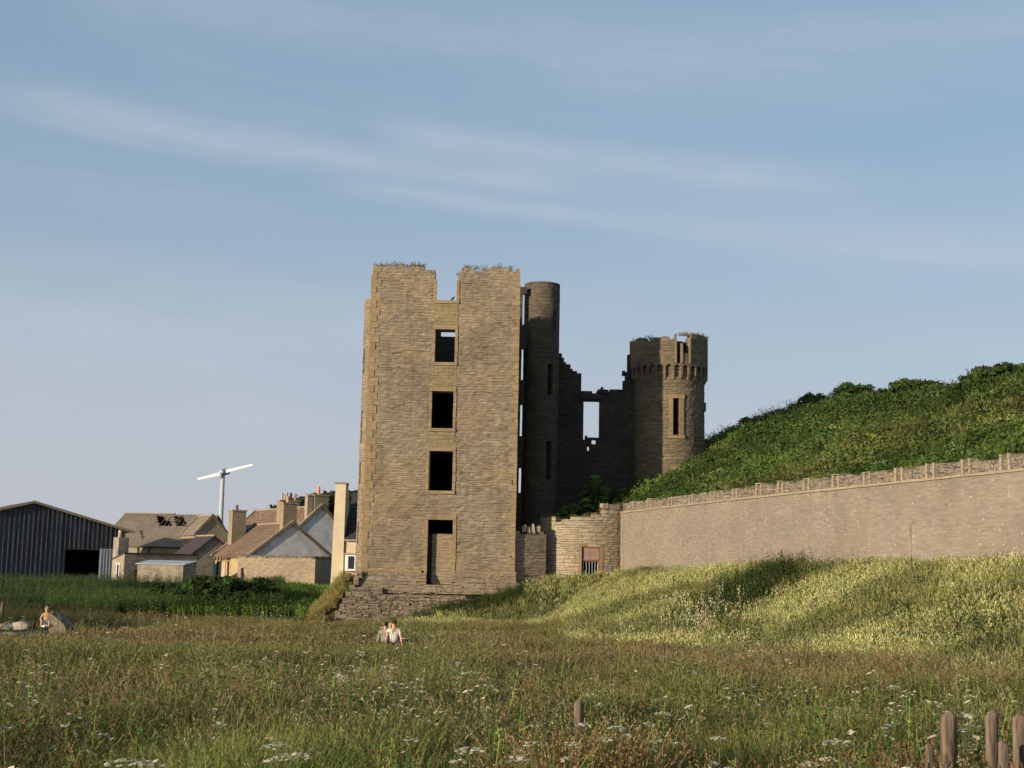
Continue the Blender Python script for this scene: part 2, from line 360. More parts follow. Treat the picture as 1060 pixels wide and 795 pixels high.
def vwall(mb, us, zs, keep, mp, t, jit=.012, closed=False):
    """masonry shell on a (u, z) grid. keep(u, z) says where stone stands; mp(u, w, z) maps to the world (w = 0 outer face, w = t inner)"""
    nu, nz = len(us) - 1, len(zs) - 1
    K = [[keep((us[i] + us[i + 1]) / 2, (zs[j] + zs[j + 1]) / 2) for j in range(nz)] for i in range(nu)]
    J = {}
    def pt(i, j, back):
        if closed and i == nu: i = 0
        k = (i, j, back)
        if k not in J:
            r = rnd.uniform(-jit, jit)
            u = us[i]
            J[k] = mp(u, (t + r) if back else r, zs[j])
        return J[k]
    def at(i, j):
        if closed: i %= nu
        return 0 <= i < nu and 0 <= j < nz and K[i][j]
    for i in range(nu):
        for j in range(nz):
            if not K[i][j]: continue
            u0, u1, z0, z1 = us[i], us[i + 1], zs[j], zs[j + 1]
            mb.poly([pt(i, j, 0), pt(i + 1, j, 0), pt(i + 1, j + 1, 0), pt(i, j + 1, 0)], [(u0, z0), (u1, z0), (u1, z1), (u0, z1)])
            mb.poly([pt(i + 1, j, 1), pt(i, j, 1), pt(i, j + 1, 1), pt(i + 1, j + 1, 1)], [(u1, z0), (u0, z0), (u0, z1), (u1, z1)])
            if not at(i - 1, j): mb.poly([pt(i, j, 1), pt(i, j, 0), pt(i, j + 1, 0), pt(i, j + 1, 1)], [(u0 - t, z0), (u0, z0), (u0, z1), (u0 - t, z1)])
            if not at(i + 1, j): mb.poly([pt(i + 1, j, 0), pt(i + 1, j, 1), pt(i + 1, j + 1, 1), pt(i + 1, j + 1, 0)], [(u1, z0), (u1 + t, z0), (u1 + t, z1), (u1, z1)])
            if not at(i, j - 1): mb.poly([pt(i, j, 1), pt(i + 1, j, 1), pt(i + 1, j, 0), pt(i, j, 0)], [(u0, z0 - t), (u1, z0 - t), (u1, z0), (u0, z0)])
            if not at(i, j + 1): mb.poly([pt(i, j + 1, 0), pt(i + 1, j + 1, 0), pt(i + 1, j + 1, 1), pt(i, j + 1, 1)], [(u0, z1), (u1, z1), (u1, z1 + t), (u0, z1 + t)])
def steps(a, b, d, extra=()):
    n = max(1, round((b - a) / d)); s = [a + (b - a) * i / n for i in range(n + 1)]
    for e in extra:          # snap the nearest grid line to an opening edge
        k = min(range(len(s)), key=lambda i: abs(s[i] - e)); s[k] = e
    return sorted(s)
def h01(*k):
    return random.Random(hash(tuple(round(float(q), 3) for q in k)) & 0xffffffff).random()
def ragged(u, base, amp, seed, stepw=.5, q=.15):
    k = math.floor(u / stepw); v = base + (random.Random(int(k * 7919 + seed * 104729)).random() - .5) * 2 * amp
    return round(v / q) * q

# smooth pseudo noise for numpy
def pn(x, y, s, seed=0):
    r = np.random.default_rng(seed + 100); v = 0
    for k in range(7):
        a = r.uniform(0, 2 * np.pi); f = s * (0.6 + 1.3 * r.random()); p = r.uniform(0, 6.28)
        xx = x * np.cos(a) + y * np.sin(a); yy = -x * np.sin(a) + y * np.cos(a)
        v = v + np.sin(xx * f + p + 1.3 * np.sin(yy * f * .7 + p * 2))
    return v / 7 * 1.6 * .5 + .5
def sstep(a, b, x):
    t = np.clip((x - a) / (b - a), 0, 1); return t * t * (3 - 2 * t)
# ------------------------------------------------------------------ terrain
WO = np.array([5.8, 72.0]); WE = np.array([.269, -.963]); WN = np.array([.963, .269])
CREST = np.array([(-9.2, 69.2, -2.9), (-7, 69.0, -2.8), (-5, 68.9, -2.4), (-3.5, 68.9, -1.75), (-1.5, 69.1, -1.35), (.45, 69.4, -.75), (1.7, 70.3, -.35), (3.6, 70.4, -.05),
                  (5.8, 71.9, .15), (10, 56, .35), (14.9, 39.4, .45), (19.5, 22, .5), (25, 0, .5), (29, -15, .5)])
def crest(x, y):
    x = np.asarray(x, float); y = np.asarray(y, float)
    best = np.full(x.shape, 1e9); zc = np.zeros(x.shape); side = np.zeros(x.shape)
    for a, b in zip(CREST[:-1], CREST[1:]):
        dx, dy = b[0] - a[0], b[1] - a[1]; LL = dx * dx + dy * dy
        t = np.clip(((x - a[0]) * dx + (y - a[1]) * dy) / LL, 0, 1)
        qx, qy = a[0] + t * dx, a[1] + t * dy
        d = np.hypot(x - qx, y - qy)
        cr = (x - a[0]) * dy - (y - a[1]) * dx           # <0 = far side of a line running left to right
        m = d < best
        best = np.where(m, d, best); zc = np.where(m, a[2] + t * (b[2] - a[2]), zc); side = np.where(m, cr, side)
    return best, zc, side > 0
def ground(x, y):
    x = np.asarray(x, float); y = np.asarray(y, float)
    base = -2.5 + 1.25 * sstep(66, 112, y) - .35 * sstep(-11, -18, x) * sstep(78, 60, y) * sstep(30, 45, y)
    base = base + .55 * sstep(4, 13, x) * sstep(16, 32, y) + .8 * sstep(8, 1, y)
    base = base + (pn(x, y, .35, 1) - .5) * .22 * sstep(3, 12, y)
    base = base - .45 * np.exp(-((x + 7.5) / 3.0) ** 2 - ((y - 67) / 4) ** 2)
    base = base + 1.0 * np.exp(-((x + 12.5) / 3.2) ** 2 - ((y - 79) / 7) ** 2)
    base = np.where(y > 160, base - (y - 160) * .004, base)
    d, zc, front = crest(x, y)
    zb = zc - .42 * d + (pn(x, y, .5, 2) - .5) * .25
    k = .35
    f = base + np.log1p(np.exp((zb - base) / k)) * k
    behind = np.where(x > -8.4, np.maximum(zc, -.6), base)
    back = ~front & (x > -8.6) & ((y > 70.3) | (x > 1.7))
    f = np.where(~front & ~back & (x > -8.6), zc, f)
    d2 = np.hypot(np.maximum(0, -8.3 - x), np.maximum(0, 70.2 - y))      # the mound the castle stands on falls away on its left
    zl = -.35 - 1.25 * d2 * np.where(y > 80, 1 + (y - 80) * .05, 1)
    f = np.where((x < -8.2) & (y > 69.0) & (y < 90), np.maximum(f, zl), f)
    far = sstep(95, 150, y)
    behind = behind * (1 - far) + base * far
    return np.where(back, behind, f)

def sheet(name, X, Y, Z, mat, smooth=True):
    nx, ny = X.shape
    v = np.stack([X, Y, Z], -1).reshape(-1, 3)
    i = np.arange(nx * ny).reshape(nx, ny)
    f = np.stack([i[:-1, :-1], i[1:, :-1], i[1:, 1:], i[:-1, 1:]], -1).reshape(-1, 4)
    return npmesh(name, v, f, mat, smooth=smooth)
def npmesh(name, v, f, mat, col=None, smooth=False):
    me = bpy.data.meshes.new(name)
    v = np.ascontiguousarray(v, dtype=np.float32); f = np.ascontiguousarray(f, dtype=np.int32)
    me.vertices.add(len(v)); me.vertices.foreach_set('co', v.ravel())
    me.loops.add(f.size); me.loops.foreach_set('vertex_index', f.ravel())
    me.polygons.add(len(f)); me.polygons.foreach_set('loop_start', np.arange(0, f.size, f.shape[1], dtype=np.int32))
    if col is not None:
        a = me.color_attributes.new('Col', 'FLOAT_COLOR', 'POINT')
        c = np.ones((len(v), 4), dtype=np.float32); c[:, :3] = col; a.data.foreach_set('color', c.ravel())
    me.update(calc_edges=True)
    if smooth: me.polygons.foreach_set('use_smooth', np.ones(len(f), dtype=bool))
    me.materials.append(MATS[mat])
    o = bpy.data.objects.new(name, me); COL.objects.link(o); return o

xs = np.concatenate([-np.geomspace(2200, 45, 26), np.arange(-44, 34, .5), np.geomspace(34, 2200, 26)])
ys = np.concatenate([np.array([-60, -30, -15]), np.arange(-8, 100, .5), np.geomspace(100, 3000, 40)])
X, Y = np.meshgrid(xs, ys, indexing='ij')
tag(sheet('ground', X, Y, ground(X, Y), 'soil'), kind='structure')

def hill_z(s, d):   # s along the wall towards the camera, d behind it
    y = WO[1] + s * WE[1] + d * WN[1]
    D = 18.0
    k = np.where(d < D, d, D + (d - D) * .12)
    k = np.where(d > 34, k - (d - 34) * .15, k)
    rise = 3.3 + .375 * k + 1.2 * sstep(6, -5, s) * sstep(0, 4, d)
    fac = 1 - .85 * sstep(86, 124, y)
    x = WO[0] + s * WE[0] + d * WN[0]
    return rise * fac + (pn(x, y, .28, 5) - .5) * 1.1 * sstep(.5, 5, d)
S, D = np.meshgrid(np.arange(-60, 70, .8), np.concatenate([np.arange(.45, 26, .6), np.arange(26, 90, 3)]), indexing='ij')
HX, HY = WO[0] + S * WE[0] + D * WN[0], WO[1] + S * WE[1] + D * WN[1]
tag(sheet('hillside', HX, HY, hill_z(S, D), 'hill_soil'), kind='structure')

# ------------------------------------------------------------------ the castle ruin
castle = thing('castle_ruin', 'tall roofless sandstone castle ruin with dark empty windows and a round corner turret', 'castle', (-3.5, 73, -.6))
FY = 70.0; XL, XR = -7.44, .31
WINS = [(-4.08, -3.04, 10.88, 12.62), (-4.16, -3.04, 7.40, 9.34), (-4.22, -2.99, 4.16, 6.21)]
NOTCH = (-4.08, -3.02, 14.18, 99); DOOR = (-4.18, -2.90, -.62, 2.66)
ops = WINS + [NOTCH, DOOR]
def ftop(x):
    if x < -4.7: b = 16.0 + .06 * math.sin(x * 3)
    elif x < -4.08: b = 15.72
    elif x < -2.7: b = 15.6
    else: b = 15.95
    if x > -.1: b = 15.85
    return ragged(x, b, .09, 3, .42, .08)
us = steps(XL, XR, .22, [-4.08, -3.03, -4.18, -2.94]); zs = steps(-.62, 16.3, .17, [-.62, 2.66, 4.16, 6.21, 7.40, 9.34, 10.88, 12.62, 14.18])
def fkeep(u, z):
    if z > ftop(u): return False
    if (u < XL + .2 or u > XR - .2) and h01(round(z * 3), u > 0) > (.80 if u > 0 else .9) and z > .3: return False
    return not any(a - .04 < u < b + .04 and c < z < d for a, b, c, d in ops)
mb = MB(); vwall(mb, us, zs, fkeep, lambda u, w, z: (u, FY + w, z), .85, .016)
mb.build('front_wall', 'castle_stone', castle)

# side walls, rear wall
mb = MB()
def rtop(y): return ragged(y, 16.0 - max(0, (y - 71.5)) * 1.5 if y < 73.6 else 12.9, .12, 9, .5, .1)
us = steps(FY + .87, 77.0, .3); zr = steps(-.6, 16.2, .21)
vwall(mb, us, zr, lambda u, z: z < rtop(u), lambda u, w, z: (XR - .02 - w, u, z), .7, .012)
mb.build('side_wall', 'castle_stone', castle)
mb = MB()
def ltop(y): return ragged(y, 15.6 if y < 73 else 14.8, .15, 5, .5, .1)
vwall(mb, us, zr, lambda u, z: z < ltop(u), lambda u, w, z: (XL + .02 + w, u, z), .7, .012)
mb.build('side_wall', 'castle_stone', castle)
mb = MB()
def btop(x):
    if x < -4.15: b = 13.95
    elif x < -3.85: b = 13.55
    elif x < -2: b = 13.42
    else: b = 13.3
    return ragged(x, b, .05 if -5 < x < -3 else .3, 8, .3, .05)
us = steps(XL, XR, .25)
vwall(mb, us, zr, lambda u, z: z < btop(u) and not (-6.4 < u < -5.4 and (8.2 < z < 9.6)), lambda u, w, z: (u, 77.0 + w, z), .8, .012)
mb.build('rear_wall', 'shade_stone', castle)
# unseen floor slabs added inside to keep the rooms dark
mb = MB()
for z in (3.35, 6.75, 9.9):
    for k in range(9):
        y0 = 71.0 + k * .66
        mb.box(XL + .75, XR - .75, y0, y0 + .6, z + rnd.uniform(-.03, .03), z + .28, .01)
mb.build('darkening_slabs', 'shade_stone', castle)

# left stair bay: half round, slit windows
def cyl(cx, cy, r): return lambda u, w, z: (cx + (r - w) * math.sin(u / r), cy - (r - w) * math.cos(u / r), z)
mb = MB(); r = .86; c = cyl(-7.42, 73.9, r)
uu = steps(-r * 2.6, r * .2, .14); zz = steps(-.6, 15.1, .2)
SL = [(a, b) for a, b in ((1.5, 2.7), (4.7, 5.8), (6.9, 8.6), (10.6, 12.0))]
vwall(mb, uu, zz, lambda u, z: z < ragged(u, 14.75, .15, 4, .3, .1) and not (-.95 < u < -.80 and any(a < z < b for a, b in SL)), c, .35, .01)
mb.build('stair_bay', 'castle_stone', castle)
mb = MB()
vwall(mb, steps(71.0, 72.9, .3), steps(-.6, 15.9, .2), lambda u, z: z < 15.75 - (.3 if u > 72.3 else 0), lambda u, w, z: (-7.66 + w, u, z), .2, .01)
mb.build('buttress', 'dressed_stone', castle)

# dressed margins: quoins and opening surrounds
def quoins(name, x, y, sx, z0, z1, long=.42, short=.22, h=.38, top=None):
    mb = MB(); z = z0; k = 0
    while z < z1 - .1:
        L_ = (long if k % 2 else short) + rnd.uniform(-.04, .04); hh = min(h + rnd.uniform(-.05, .05), z1 - z)
        a, b = (x, x + sx * L_) if sx > 0 else (x + sx * L_, x)
        e = rnd.uniform(.018, .035)
        mb.box(a - (e if sx > 0 else 0), b + (e if sx < 0 else 0), y - e, y + .5, z + .008, z + hh - .008, .004)
        z += hh; k += 1
    return mb.build(name, 'dressed_stone', castle)
quoins('quoins', XL, FY, 1, .12, 15.9)
quoins('quoins', XR, FY, -1, .12, 15.7, .36, .2)
def surround(a, b, c, d, name, sill=True, wd=.14):
    mb = MB()
    for x0, x1 in ((a - wd, a), (b, b + wd)):
        z = c; 
        while z < d - .05:
            hh = min(rnd.uniform(.35, .7), d - z); e = .035 + rnd.uniform(0, .012); j = rnd.uniform(0, .03)
            mb.box(x0 - (j if x0 < a else 0), x1 + (j if x0 >= b else 0), FY - e, FY + .30, z + .006, z + hh - .006, .003); z += hh
    if d < 20:
        xm = a + (b - a) * .55
        mb.box(a - wd, b + wd, FY - .045, FY + .3, d + .006, d + .24, .004)
    o = mb.build(name, 'dressed_stone', castle)
    if sill and c > 0:
        s = MB(); s.box(a - wd, b + wd, FY - .075, FY + .4, c - .17, c - .006, .005); s.build('sill', 'dressed_stone', o)
    return o
for a, b, c, d in WINS: surround(a, b, c, d, 'window_surround')
surround(NOTCH[0], NOTCH[1], 14.18, 15.3, 'window_surround').data
# notch surround is open above: its head was lost, so rebuild without lintel
o = castle.children[-1]; me = o.data
bm_lo = [p.index for p in me.polygons if min(me.vertices[i].co.z for i in p.vertices) + root_loc(castle).z >= 15.3]
import bmesh
bm = bmesh.new(); bm.from_mesh(me); bm.faces.ensure_lookup_table()
bmesh.ops.delete(bm, geom=[bm.faces[i] for i in bm_lo], context='FACES'); bm.to_mesh(me); bm.free()
surround(DOOR[0], DOOR[1], -.05, 2.66, 'door_surround', False, .17)
mb = MB(); vwall(mb, steps(DOOR[0] + .22, DOOR[1] + .02, .3), steps(-.62, 1.95, .26), lambda u, z: True, lambda u, w, z: (u, FY + .34 + w, z), .3, .012)
mb.build('door_infill', 'infill_stone', castle)
mb = MB(); mb.box(DOOR[0] - .0, DOOR[0] + .2, FY + .5, FY + .8, -.6, 1.9); mb.build('door_reveal', 'shade_stone', castle)
# lichened apron panels between the windows
for (a, b, c, d), (lo) in zip(WINS[:2] + [NOTCH], (9.60, 6.47, 12.88)):
    mb = MB(); hi = c - .18; a2, b2 = a - .12, b + .12; z = lo
    while z < hi - .05:
        hh = min(rnd.uniform(.14, .24), hi - z); x = a2
        while x < b2 - .02:
            ww = min(rnd.uniform(.3, .7), b2 - x); mb.box(x + .005, x + ww - .005, FY - rnd.uniform(.006, .022), FY + .2, z + .005, z + hh - .005, .002); x += ww
        z += hh
    mb.build('apron_panel', 'panel_stone', castle)

# plinth moulding, battered plinth, rubble footing
for x0, x1 in ((XL - .12, DOOR[0] - .24), (DOOR[1] + .4, XR + .1)):
    x = x0; mb = MB()
    while x < x1 - .05:
        ww = min(rnd.uniform(.7, 1.5), x1 - x); mb.box(x + .004, x + ww - .004, FY - .13, FY + .02, -.04 + rnd.uniform(-.01, .01), .07, .006); x += ww
    mb.build('plinth_moulding', 'dressed_stone', castle)
def lx(z): return -7.52 + min(0, z) * .48
mb = MB()
vwall(mb, steps(-8.0, .62, .22, [DOOR[0], DOOR[1]]), steps(-1.1, -.05, .15), lambda u, z: u > lx(z) and u < .36 - z * .35 and not (DOOR[0] < u < DOOR[1] and z > -.62),
      lambda u, w, z: (u, FY - .12 + (z + .05) * .28 + w, z), .7, .02)
mb.build('plinth', 'base_stone', castle)
mb = MB()
def ftz(u): return -.80 - (.0 if u < -3.0 else (u + 3.0) * .12) + (-.34 if u > -6.3 else -.06 * (h01(round(u * 2)) > .5))
vwall(mb, steps(-9.0, -.3, .2), steps(-3.0, -.55, .15), lambda u, z: u > lx(z) and z < ftz(u),
      lambda u, w, z: (u, FY - .55 + (z + .8) * .30 + w, z), .8, .03)
mb.build('rubble_footing', 'rubble_stone', castle)
mb = MB()   # loose stones proud of the footing face
for k in range(110):
    z = rnd.uniform(-2.7, -1.1); x = rnd.uniform(lx(z) + .15, -3.6 - (z + 1) * -.8)
    if x > -4 and z < -2: continue
    yf = FY - .55 + (z + .8) * .30; a = rnd.uniform(.12, .42); h = rnd.uniform(.05, .12)
    mb.box(x - a / 2, x + a / 2, yf - rnd.uniform(.02, .06), yf + .2, z, z + h, .015)
mb.build('footing_stone_course', 'rubble_stone', castle)
# raking stones down the left flank of the footing
mb = MB()
z = -.05
while z > -2.7:
    x = lx(z); mb.box(x - .18, x + .1, FY - .62 + (z + .8) * .3, FY + .6, z - .34, z - .02, .03); z -= .33
mb.build('raking_stones', 'base_stone', castle)

# round stair tower and the slit wall that joins it to the block
RX, RY, RR = 1.66, 77.6, 1.04
mb = MB(); c = cyl(RX, RY, RR)
us = steps(-math.pi * RR, math.pi * RR, .16); zz = steps(-.5, 16.95, .2)
slots = [(.66, .95, 14.0, 15.1), (.42, .72, 10.1, 11.9), (.40, .66, 5.3, 7.5), (.3, .6, 1.8, 3.2)]
vwall(mb, us, zz, lambda u, z: z < 16.82 - .06 * (h01(round(u * 2)) > .6) and not any(a < u < b and c0 < z < d for a, b, c0, d in slots), c, .3, .006, closed=True)
rt = mb.build('round_tower', 'shaded_tower_stone', castle)
mb = MB()
vwall(mb, [.12, .25, .40, .50, .56, .72], steps(-.5, 16.4, .2), lambda u, z: not (.45 < u < .68 and any(a < z < b for a, b in ((14.15, 16.0), (10.95, 12.7), (7.75, 9.5), (4.6, 6.0)))),
     lambda u, w, z: (u + (z - 8) * .004, 76.6 + w, z), .35, .0)
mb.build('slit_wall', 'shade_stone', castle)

# broken rear range between the round tower and the turret
BY = 78.7
def zb(px, py): return P(px, py, BY).z
def xb(px, py=430): return P(px, py, BY).x
tops = [(576, 366), (580, 370), (583, 374), (586, 378), (589, 383), (592, 386), (602, 404.5), (612, 407), (617, 405), (621, 402), (627, 405), (630, 403), (645, 395), (646, 386), (649, 367), (655, 367), (672, 367)]
T = [(xb(a), zb(a, b)) for a, b in tops]
def rangetop(u):
    v = T[0][1]
    for x, z in T:
        if u >= x: v = z
    return v + (random.Random(int(u * 5) * 31).random() - .5) * .14
wx0, wx1, wz0, wz1 = xb(604), xb(620.5), zb(612, 451), zb(612, 415)
hl = [(xb(613.5), xb(617), zb(615, 459), zb(615, 454)), (xb(609), xb(611), zb(610, 466), zb(610, 463)), (xb(604), xb(606), zb(605, 455), zb(605, 450))]
mb = MB()
vwall(mb, steps(xb(574), xb(672), .13, [wx0, wx1]), steps(-.5, zb(650, 366) + .2, .13, [wz0, wz1]),
      lambda u, z: z < rangetop(u) and not (wx0 < u < wx1 and wz0 - (.1 if h01(round(u * 3)) > .5 else 0) < z < wz1) and not any(a < u < b and c0 < z < d for a, b, c0, d in hl),
      lambda u, w, z: (u, BY + w, z), .5, .02)
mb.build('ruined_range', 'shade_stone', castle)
mb = MB()   # broken lintel and loose ends on the range
mb.box(xb(600), xb(624), BY - .12, BY + .3, zb(612, 413), zb(612, 408), .05); mb.build('lintel', 'shade_stone', castle); mb = MB()
mb.box(xb(618), xb(630), BY - .15, BY + .4, zb(624, 407), zb(624, 403), .06)
mb.build('loose_stone', 'shade_stone', castle); mb = MB()
mb.box(xb(643.5), xb(647), BY - .1, BY + .4, zb(645, 388), zb(645, 384), .03)
mb.build('loose_stone', 'shade_stone', castle)

# turret
TX, TY, TR = 9.23, 79.0, 2.10
def tz(py): return P(693, py, TY - TR).z
c = cyl(TX, TY, TR)
mb = MB(); us = steps(-math.pi * TR, math.pi * TR, .17)
tw = (.02, .40, tz(450), tz(412))
zz = steps(2.0, tz(376), .17, [tw[2], tw[3]])
us = sorted(set([u for u in us if not (tw[0] - .12 < u < tw[0] + .1 or tw[1] - .1 < u < tw[1] + .12)] + [tw[0], tw[1]]))
vwall(mb, us, zz, lambda u, z: not (tw[0] < u < tw[1] and tw[2] < z < tw[3]), c, .6, .012, closed=True)
tur = mb.build('turret', 'shaded_turret_stone', castle)
mb = MB(); a, b, c0, d = tw; o_ = lambda u, out, z: (TX + (TR + out) * math.sin(u / TR), TY - (TR + out) * math.cos(u / TR), z)
def cbox(mb, u0, u1, o0, o1, z0, z1): mb.hexa([o_(u0, o1, z0), o_(u1, o1, z0), o_(u1, o0, z0), o_(u0, o0, z0), o_(u0, o1, z1), o_(u1, o1, z1), o_(u1, o0, z1), o_(u0, o0, z1)])
cbox(mb, a - .24, a, -.2, .06, c0, d); cbox(mb, b, b + .24, -.2, .07, c0, d); cbox(mb, a - .28, b + .28, -.2, .08, d + .005, d + .22); cbox(mb, a - .28, b + .28, -.2, .10, c0 - .20, c0 - .005)
mb.build('window_surround', 'dressed_stone', tur)
# arched corbel table and broken parapet
PR = TR + .20; c = cyl(TX, TY, PR)
z_as, z_at, z_pt = tz(388), tz(377.5), tz(347)
per = .50; nA = round(2 * math.pi * PR / per); per = 2 * math.pi * PR / nA
mb = MB(); us = [-math.pi * PR + per * nA * i / (nA * 8) for i in range(nA * 8 + 1)]
zz = steps(z_as, z_pt + .3, .055)
def pk(u, z):
    ph = (u / per) % 1 - .5; aw = .37
    if abs(ph) < aw:                       # round arch between two corbels
        if z < z_at - aw * per: return False
        if (z - (z_at - aw * per)) ** 2 + (ph * per) ** 2 < (aw * per) ** 2: return False
    top = z_pt + .10 * math.sin(u * 2.1)
    ang = u / PR
    if 0.12 < u < .42: top = z_at + .02 if u > .16 else top           # crenel slot
    elif .42 <= u < .58: top = tz(356)
    elif .58 <= u < .98: top = tz(366)
    elif .98 <= u < 1.12: top = tz(349)
    elif -1.0 < u < -.2: top = tz(349) 
    elif -.2 <= u <= .12: top = tz(351)
    elif u < -1.0: top = tz(350) + .08 * math.sin(u * 5)
    else: top = tz(345)
    if ang < -2.0 or ang > 2.0: top = tz(352) + .15 * math.sin(u * 3)
    return z < ragged(u, top, .05, 21, .3, .05)
vwall(mb, us, zz, pk, c, .42, .004, closed=True)
par = mb.build('turret_parapet', 'shaded_turret_stone', castle)
for uc in (.14, .50, 1.02): 
    mb = MB(); 
    def cb(u0, u1, z0, z1, o0=-.02, o1=.07): mb.hexa([(TX + (PR + q) * math.sin(u / PR), TY - (PR + q) * math.cos(u / PR), z) for z in (z0, z1) for u, q in ((u0, o1), (u1, o1), (u1, o0), (u0, o0))])
    cb(uc - .06, uc + .05, z_at + .1, tz(352 if uc < .3 else 356 if uc < .8 else 349)); mb.build('crenel_jamb', 'dressed_stone', par)
for k in range(nA):     # corbels: stepped brackets under each arch foot
    u = (k + 0.0) * per; mb = MB()
    for q, (o1, z0, z1) in enumerate(((-.004, z_as - .02, z_as + .14), (-.07, z_as - .14, z_as - .02), (-.13, z_as - .24, z_as - .14))):
        mb.hexa([(TX + (PR + o) * math.sin(v / PR), TY - (PR + o) * math.cos(v / PR), z) for z in (z0, z1) for v, o in ((u - .065, o1), (u + .065, o1), (u + .065, -.35), (u - .065, -.35))])
    mb.build('corbel', 'castle_stone', par)
mb = MB(); c_in = cyl(TX, TY, 1.55)  # drum added behind the parapet slots so they read dark
vwall(mb, steps(-math.pi * 1.55, math.pi * 1.55, .2), steps(tz(392), tz(351), .15), lambda u, z: z < ragged(u, tz(352), .06, 4, .3, .05), c_in, .3, .01, closed=True)
mb.build('dark_slot_backing', 'shade_stone', castle)
# string of projecting stones on the turret's right flank
mb = MB()
for py in (412, 455): 
    z = tz(py); mb.hexa([(TX + (TR + o) * math.sin(v / TR), TY - (TR + o) * math.cos(v / TR), zz_) for zz_ in (z - .5, z) for v, o in ((2.9, .10), (3.3, .10), (3.3, -.1), (2.9, -.1))])
mb.build('quoins', 'castle_stone', castle)

# ------------------------------------------------------------------ curved wall with a doorway, low link wall
def path_map(pts):
    pts = [np.array(p, float) for p in pts]; seg = [np.linalg.norm(b - a) for a, b in zip(pts[:-1], pts[1:])]; acc = np.concatenate([[0], np.cumsum(seg)])
    def pos(u):
        i = int(min(max(np.searchsorted(acc, u, 'right') - 1, 0), len(seg) - 1)); t = (u - acc[i]) / seg[i]
        return pts[i] + (pts[i + 1] - pts[i]) * t
    def mp(u, w, z):
        a, b = pos(max(0, u - .4)), pos(min(acc[-1], u + .4)); d = (b - a) / np.linalg.norm(b - a); p = pos(u)
        return (float(p[0] - d[1] * w), float(p[1] + d[0] * w), z)
    return mp, acc[-1], acc
arc = []
cxw, cyw, rw = 4.0, 74.3, 3.25
for k in range(25):
    t = R(-46) + R(46 + 31) * k / 24; arc.append((cxw + rw * math.sin(t), cyw - rw * math.cos(t) * (1.0)))
arc.append((6.35, 72.0)); mpc, LC, _ = path_map(arc)
cw = thing('curved_wall', 'curved rubble stone wall with a barred doorway between the castle and the long retaining wall', 'stone wall', (4, 71.3, -.3))
def u_at(px, py):   # arc position under a pixel column
    best = min((abs(P(px, py, mpc(LC * i / 400, 0, 0)[1]).x - mpc(LC * i / 400, 0, 0)[0]), LC * i / 400) for i in range(401)); return best[1]
ct = [(563, 534), (569, 535), (576, 540), (582, 538), (590, 535), (597, 536), (605, 534.5), (613, 532.5), (624, 527), (632, 524), (642, 523)]
CT = [(u_at(a, 540), P(a, b, mpc(u_at(a, 540), 0, 0)[1]).z) for a, b in ct]
def ctop(u):
    v = CT[0][1]
    for a, z in CT:
        if u >= a: v = z
    return v
du0, du1 = u_at(602, 575), u_at(621.5, 575); dz1 = P(611, 566, 71.05).z; dzm = P(611, 580, 71.05).z; dz0 = -.5
mb = MB(); vwall(mb, steps(0, LC, .16, [du0, du1]), steps(-1.2, 4.4, .14, [dz1]), lambda u, z: z < ctop(u) and not (du0 < u < du1 and dz0 < z < dz1), mpc, .5, .009)
mb.build('wall', 'curved_stone', cw)
def wbox(mb, mp, u0, u1, w0, w1, z0, z1, j=0):
    c = [mp(u0, w0, z0), mp(u1, w0, z0), mp(u1, w1, z0), mp(u0, w1, z0), mp(u0, w0, z1), mp(u1, w0, z1), mp(u1, w1, z1), mp(u0, w1, z1)]
    if j: c = [tuple(a + rnd.uniform(-j, j) for a in p) for p in c]
    mb.hexa(c)
mb = MB(); wbox(mb, mpc, du0 - .16, du0, -.02, .3, dz0, dz1 + .13); wbox(mb, mpc, du1, du1 + .16, -.02, .3, dz0, dz1 + .13); wbox(mb, mpc, du0, du1, -.025, .3, dz1, dz1 + .13)
mb.build('door_surround', 'dressed_stone', cw)
mb = MB(); wbox(mb, mpc, du0, du0 + .06, .06, .14, dz0, dz1); wbox(mb, mpc, du1 - .06, du1, .06, .14, dz0, dz1); wbox(mb, mpc, du0 + .06, du1 - .06, .06, .14, dz1 - .07, dz1); wbox(mb, mpc, du0 + .06, du1 - .06, .06, .14, dzm - .04, dzm + .04)
fr = mb.build('door_frame', 'rust_iron', cw)
mb = MB(); wbox(mb, mpc, du0 + .06, du1 - .06, .09, .12, dzm + .04, dz1 - .07); mb.build('door_board', 'pink_board', fr)
for k in range(6):
    u = du0 + .1 + (du1 - du0 - .2) * k / 5; mb = MB(); mb.tube([mpc(u, .10, dz0), mpc(u, .10, dzm - .04)], .014, 6); mb.build('bar', 'sheet_pale', fr)
mb = MB(); z = -.6
while z < 2.55:   # yellow dressed end of the curved wall
    hh = rnd.uniform(.3, .55); wbox(mb, mpc, -.20, .14 + (.08 if rnd.random() > .5 else 0), -.03, .45, z, z + hh - .01, .004); z += hh
mb.build('quoins', 'dressed_stone', cw)
mb = MB()
for a, b, y in ((624, 629, 524), (626, 641, 525)):
    u0, u1 = u_at(a, 530), u_at(b, 530); zt = P(a, y - 3, 71.3).z; wbox(mb, mpc, u0, u1, -.04, .5, zt - .25, zt, .01)
mb.build('coping', 'coping_stone', cw)

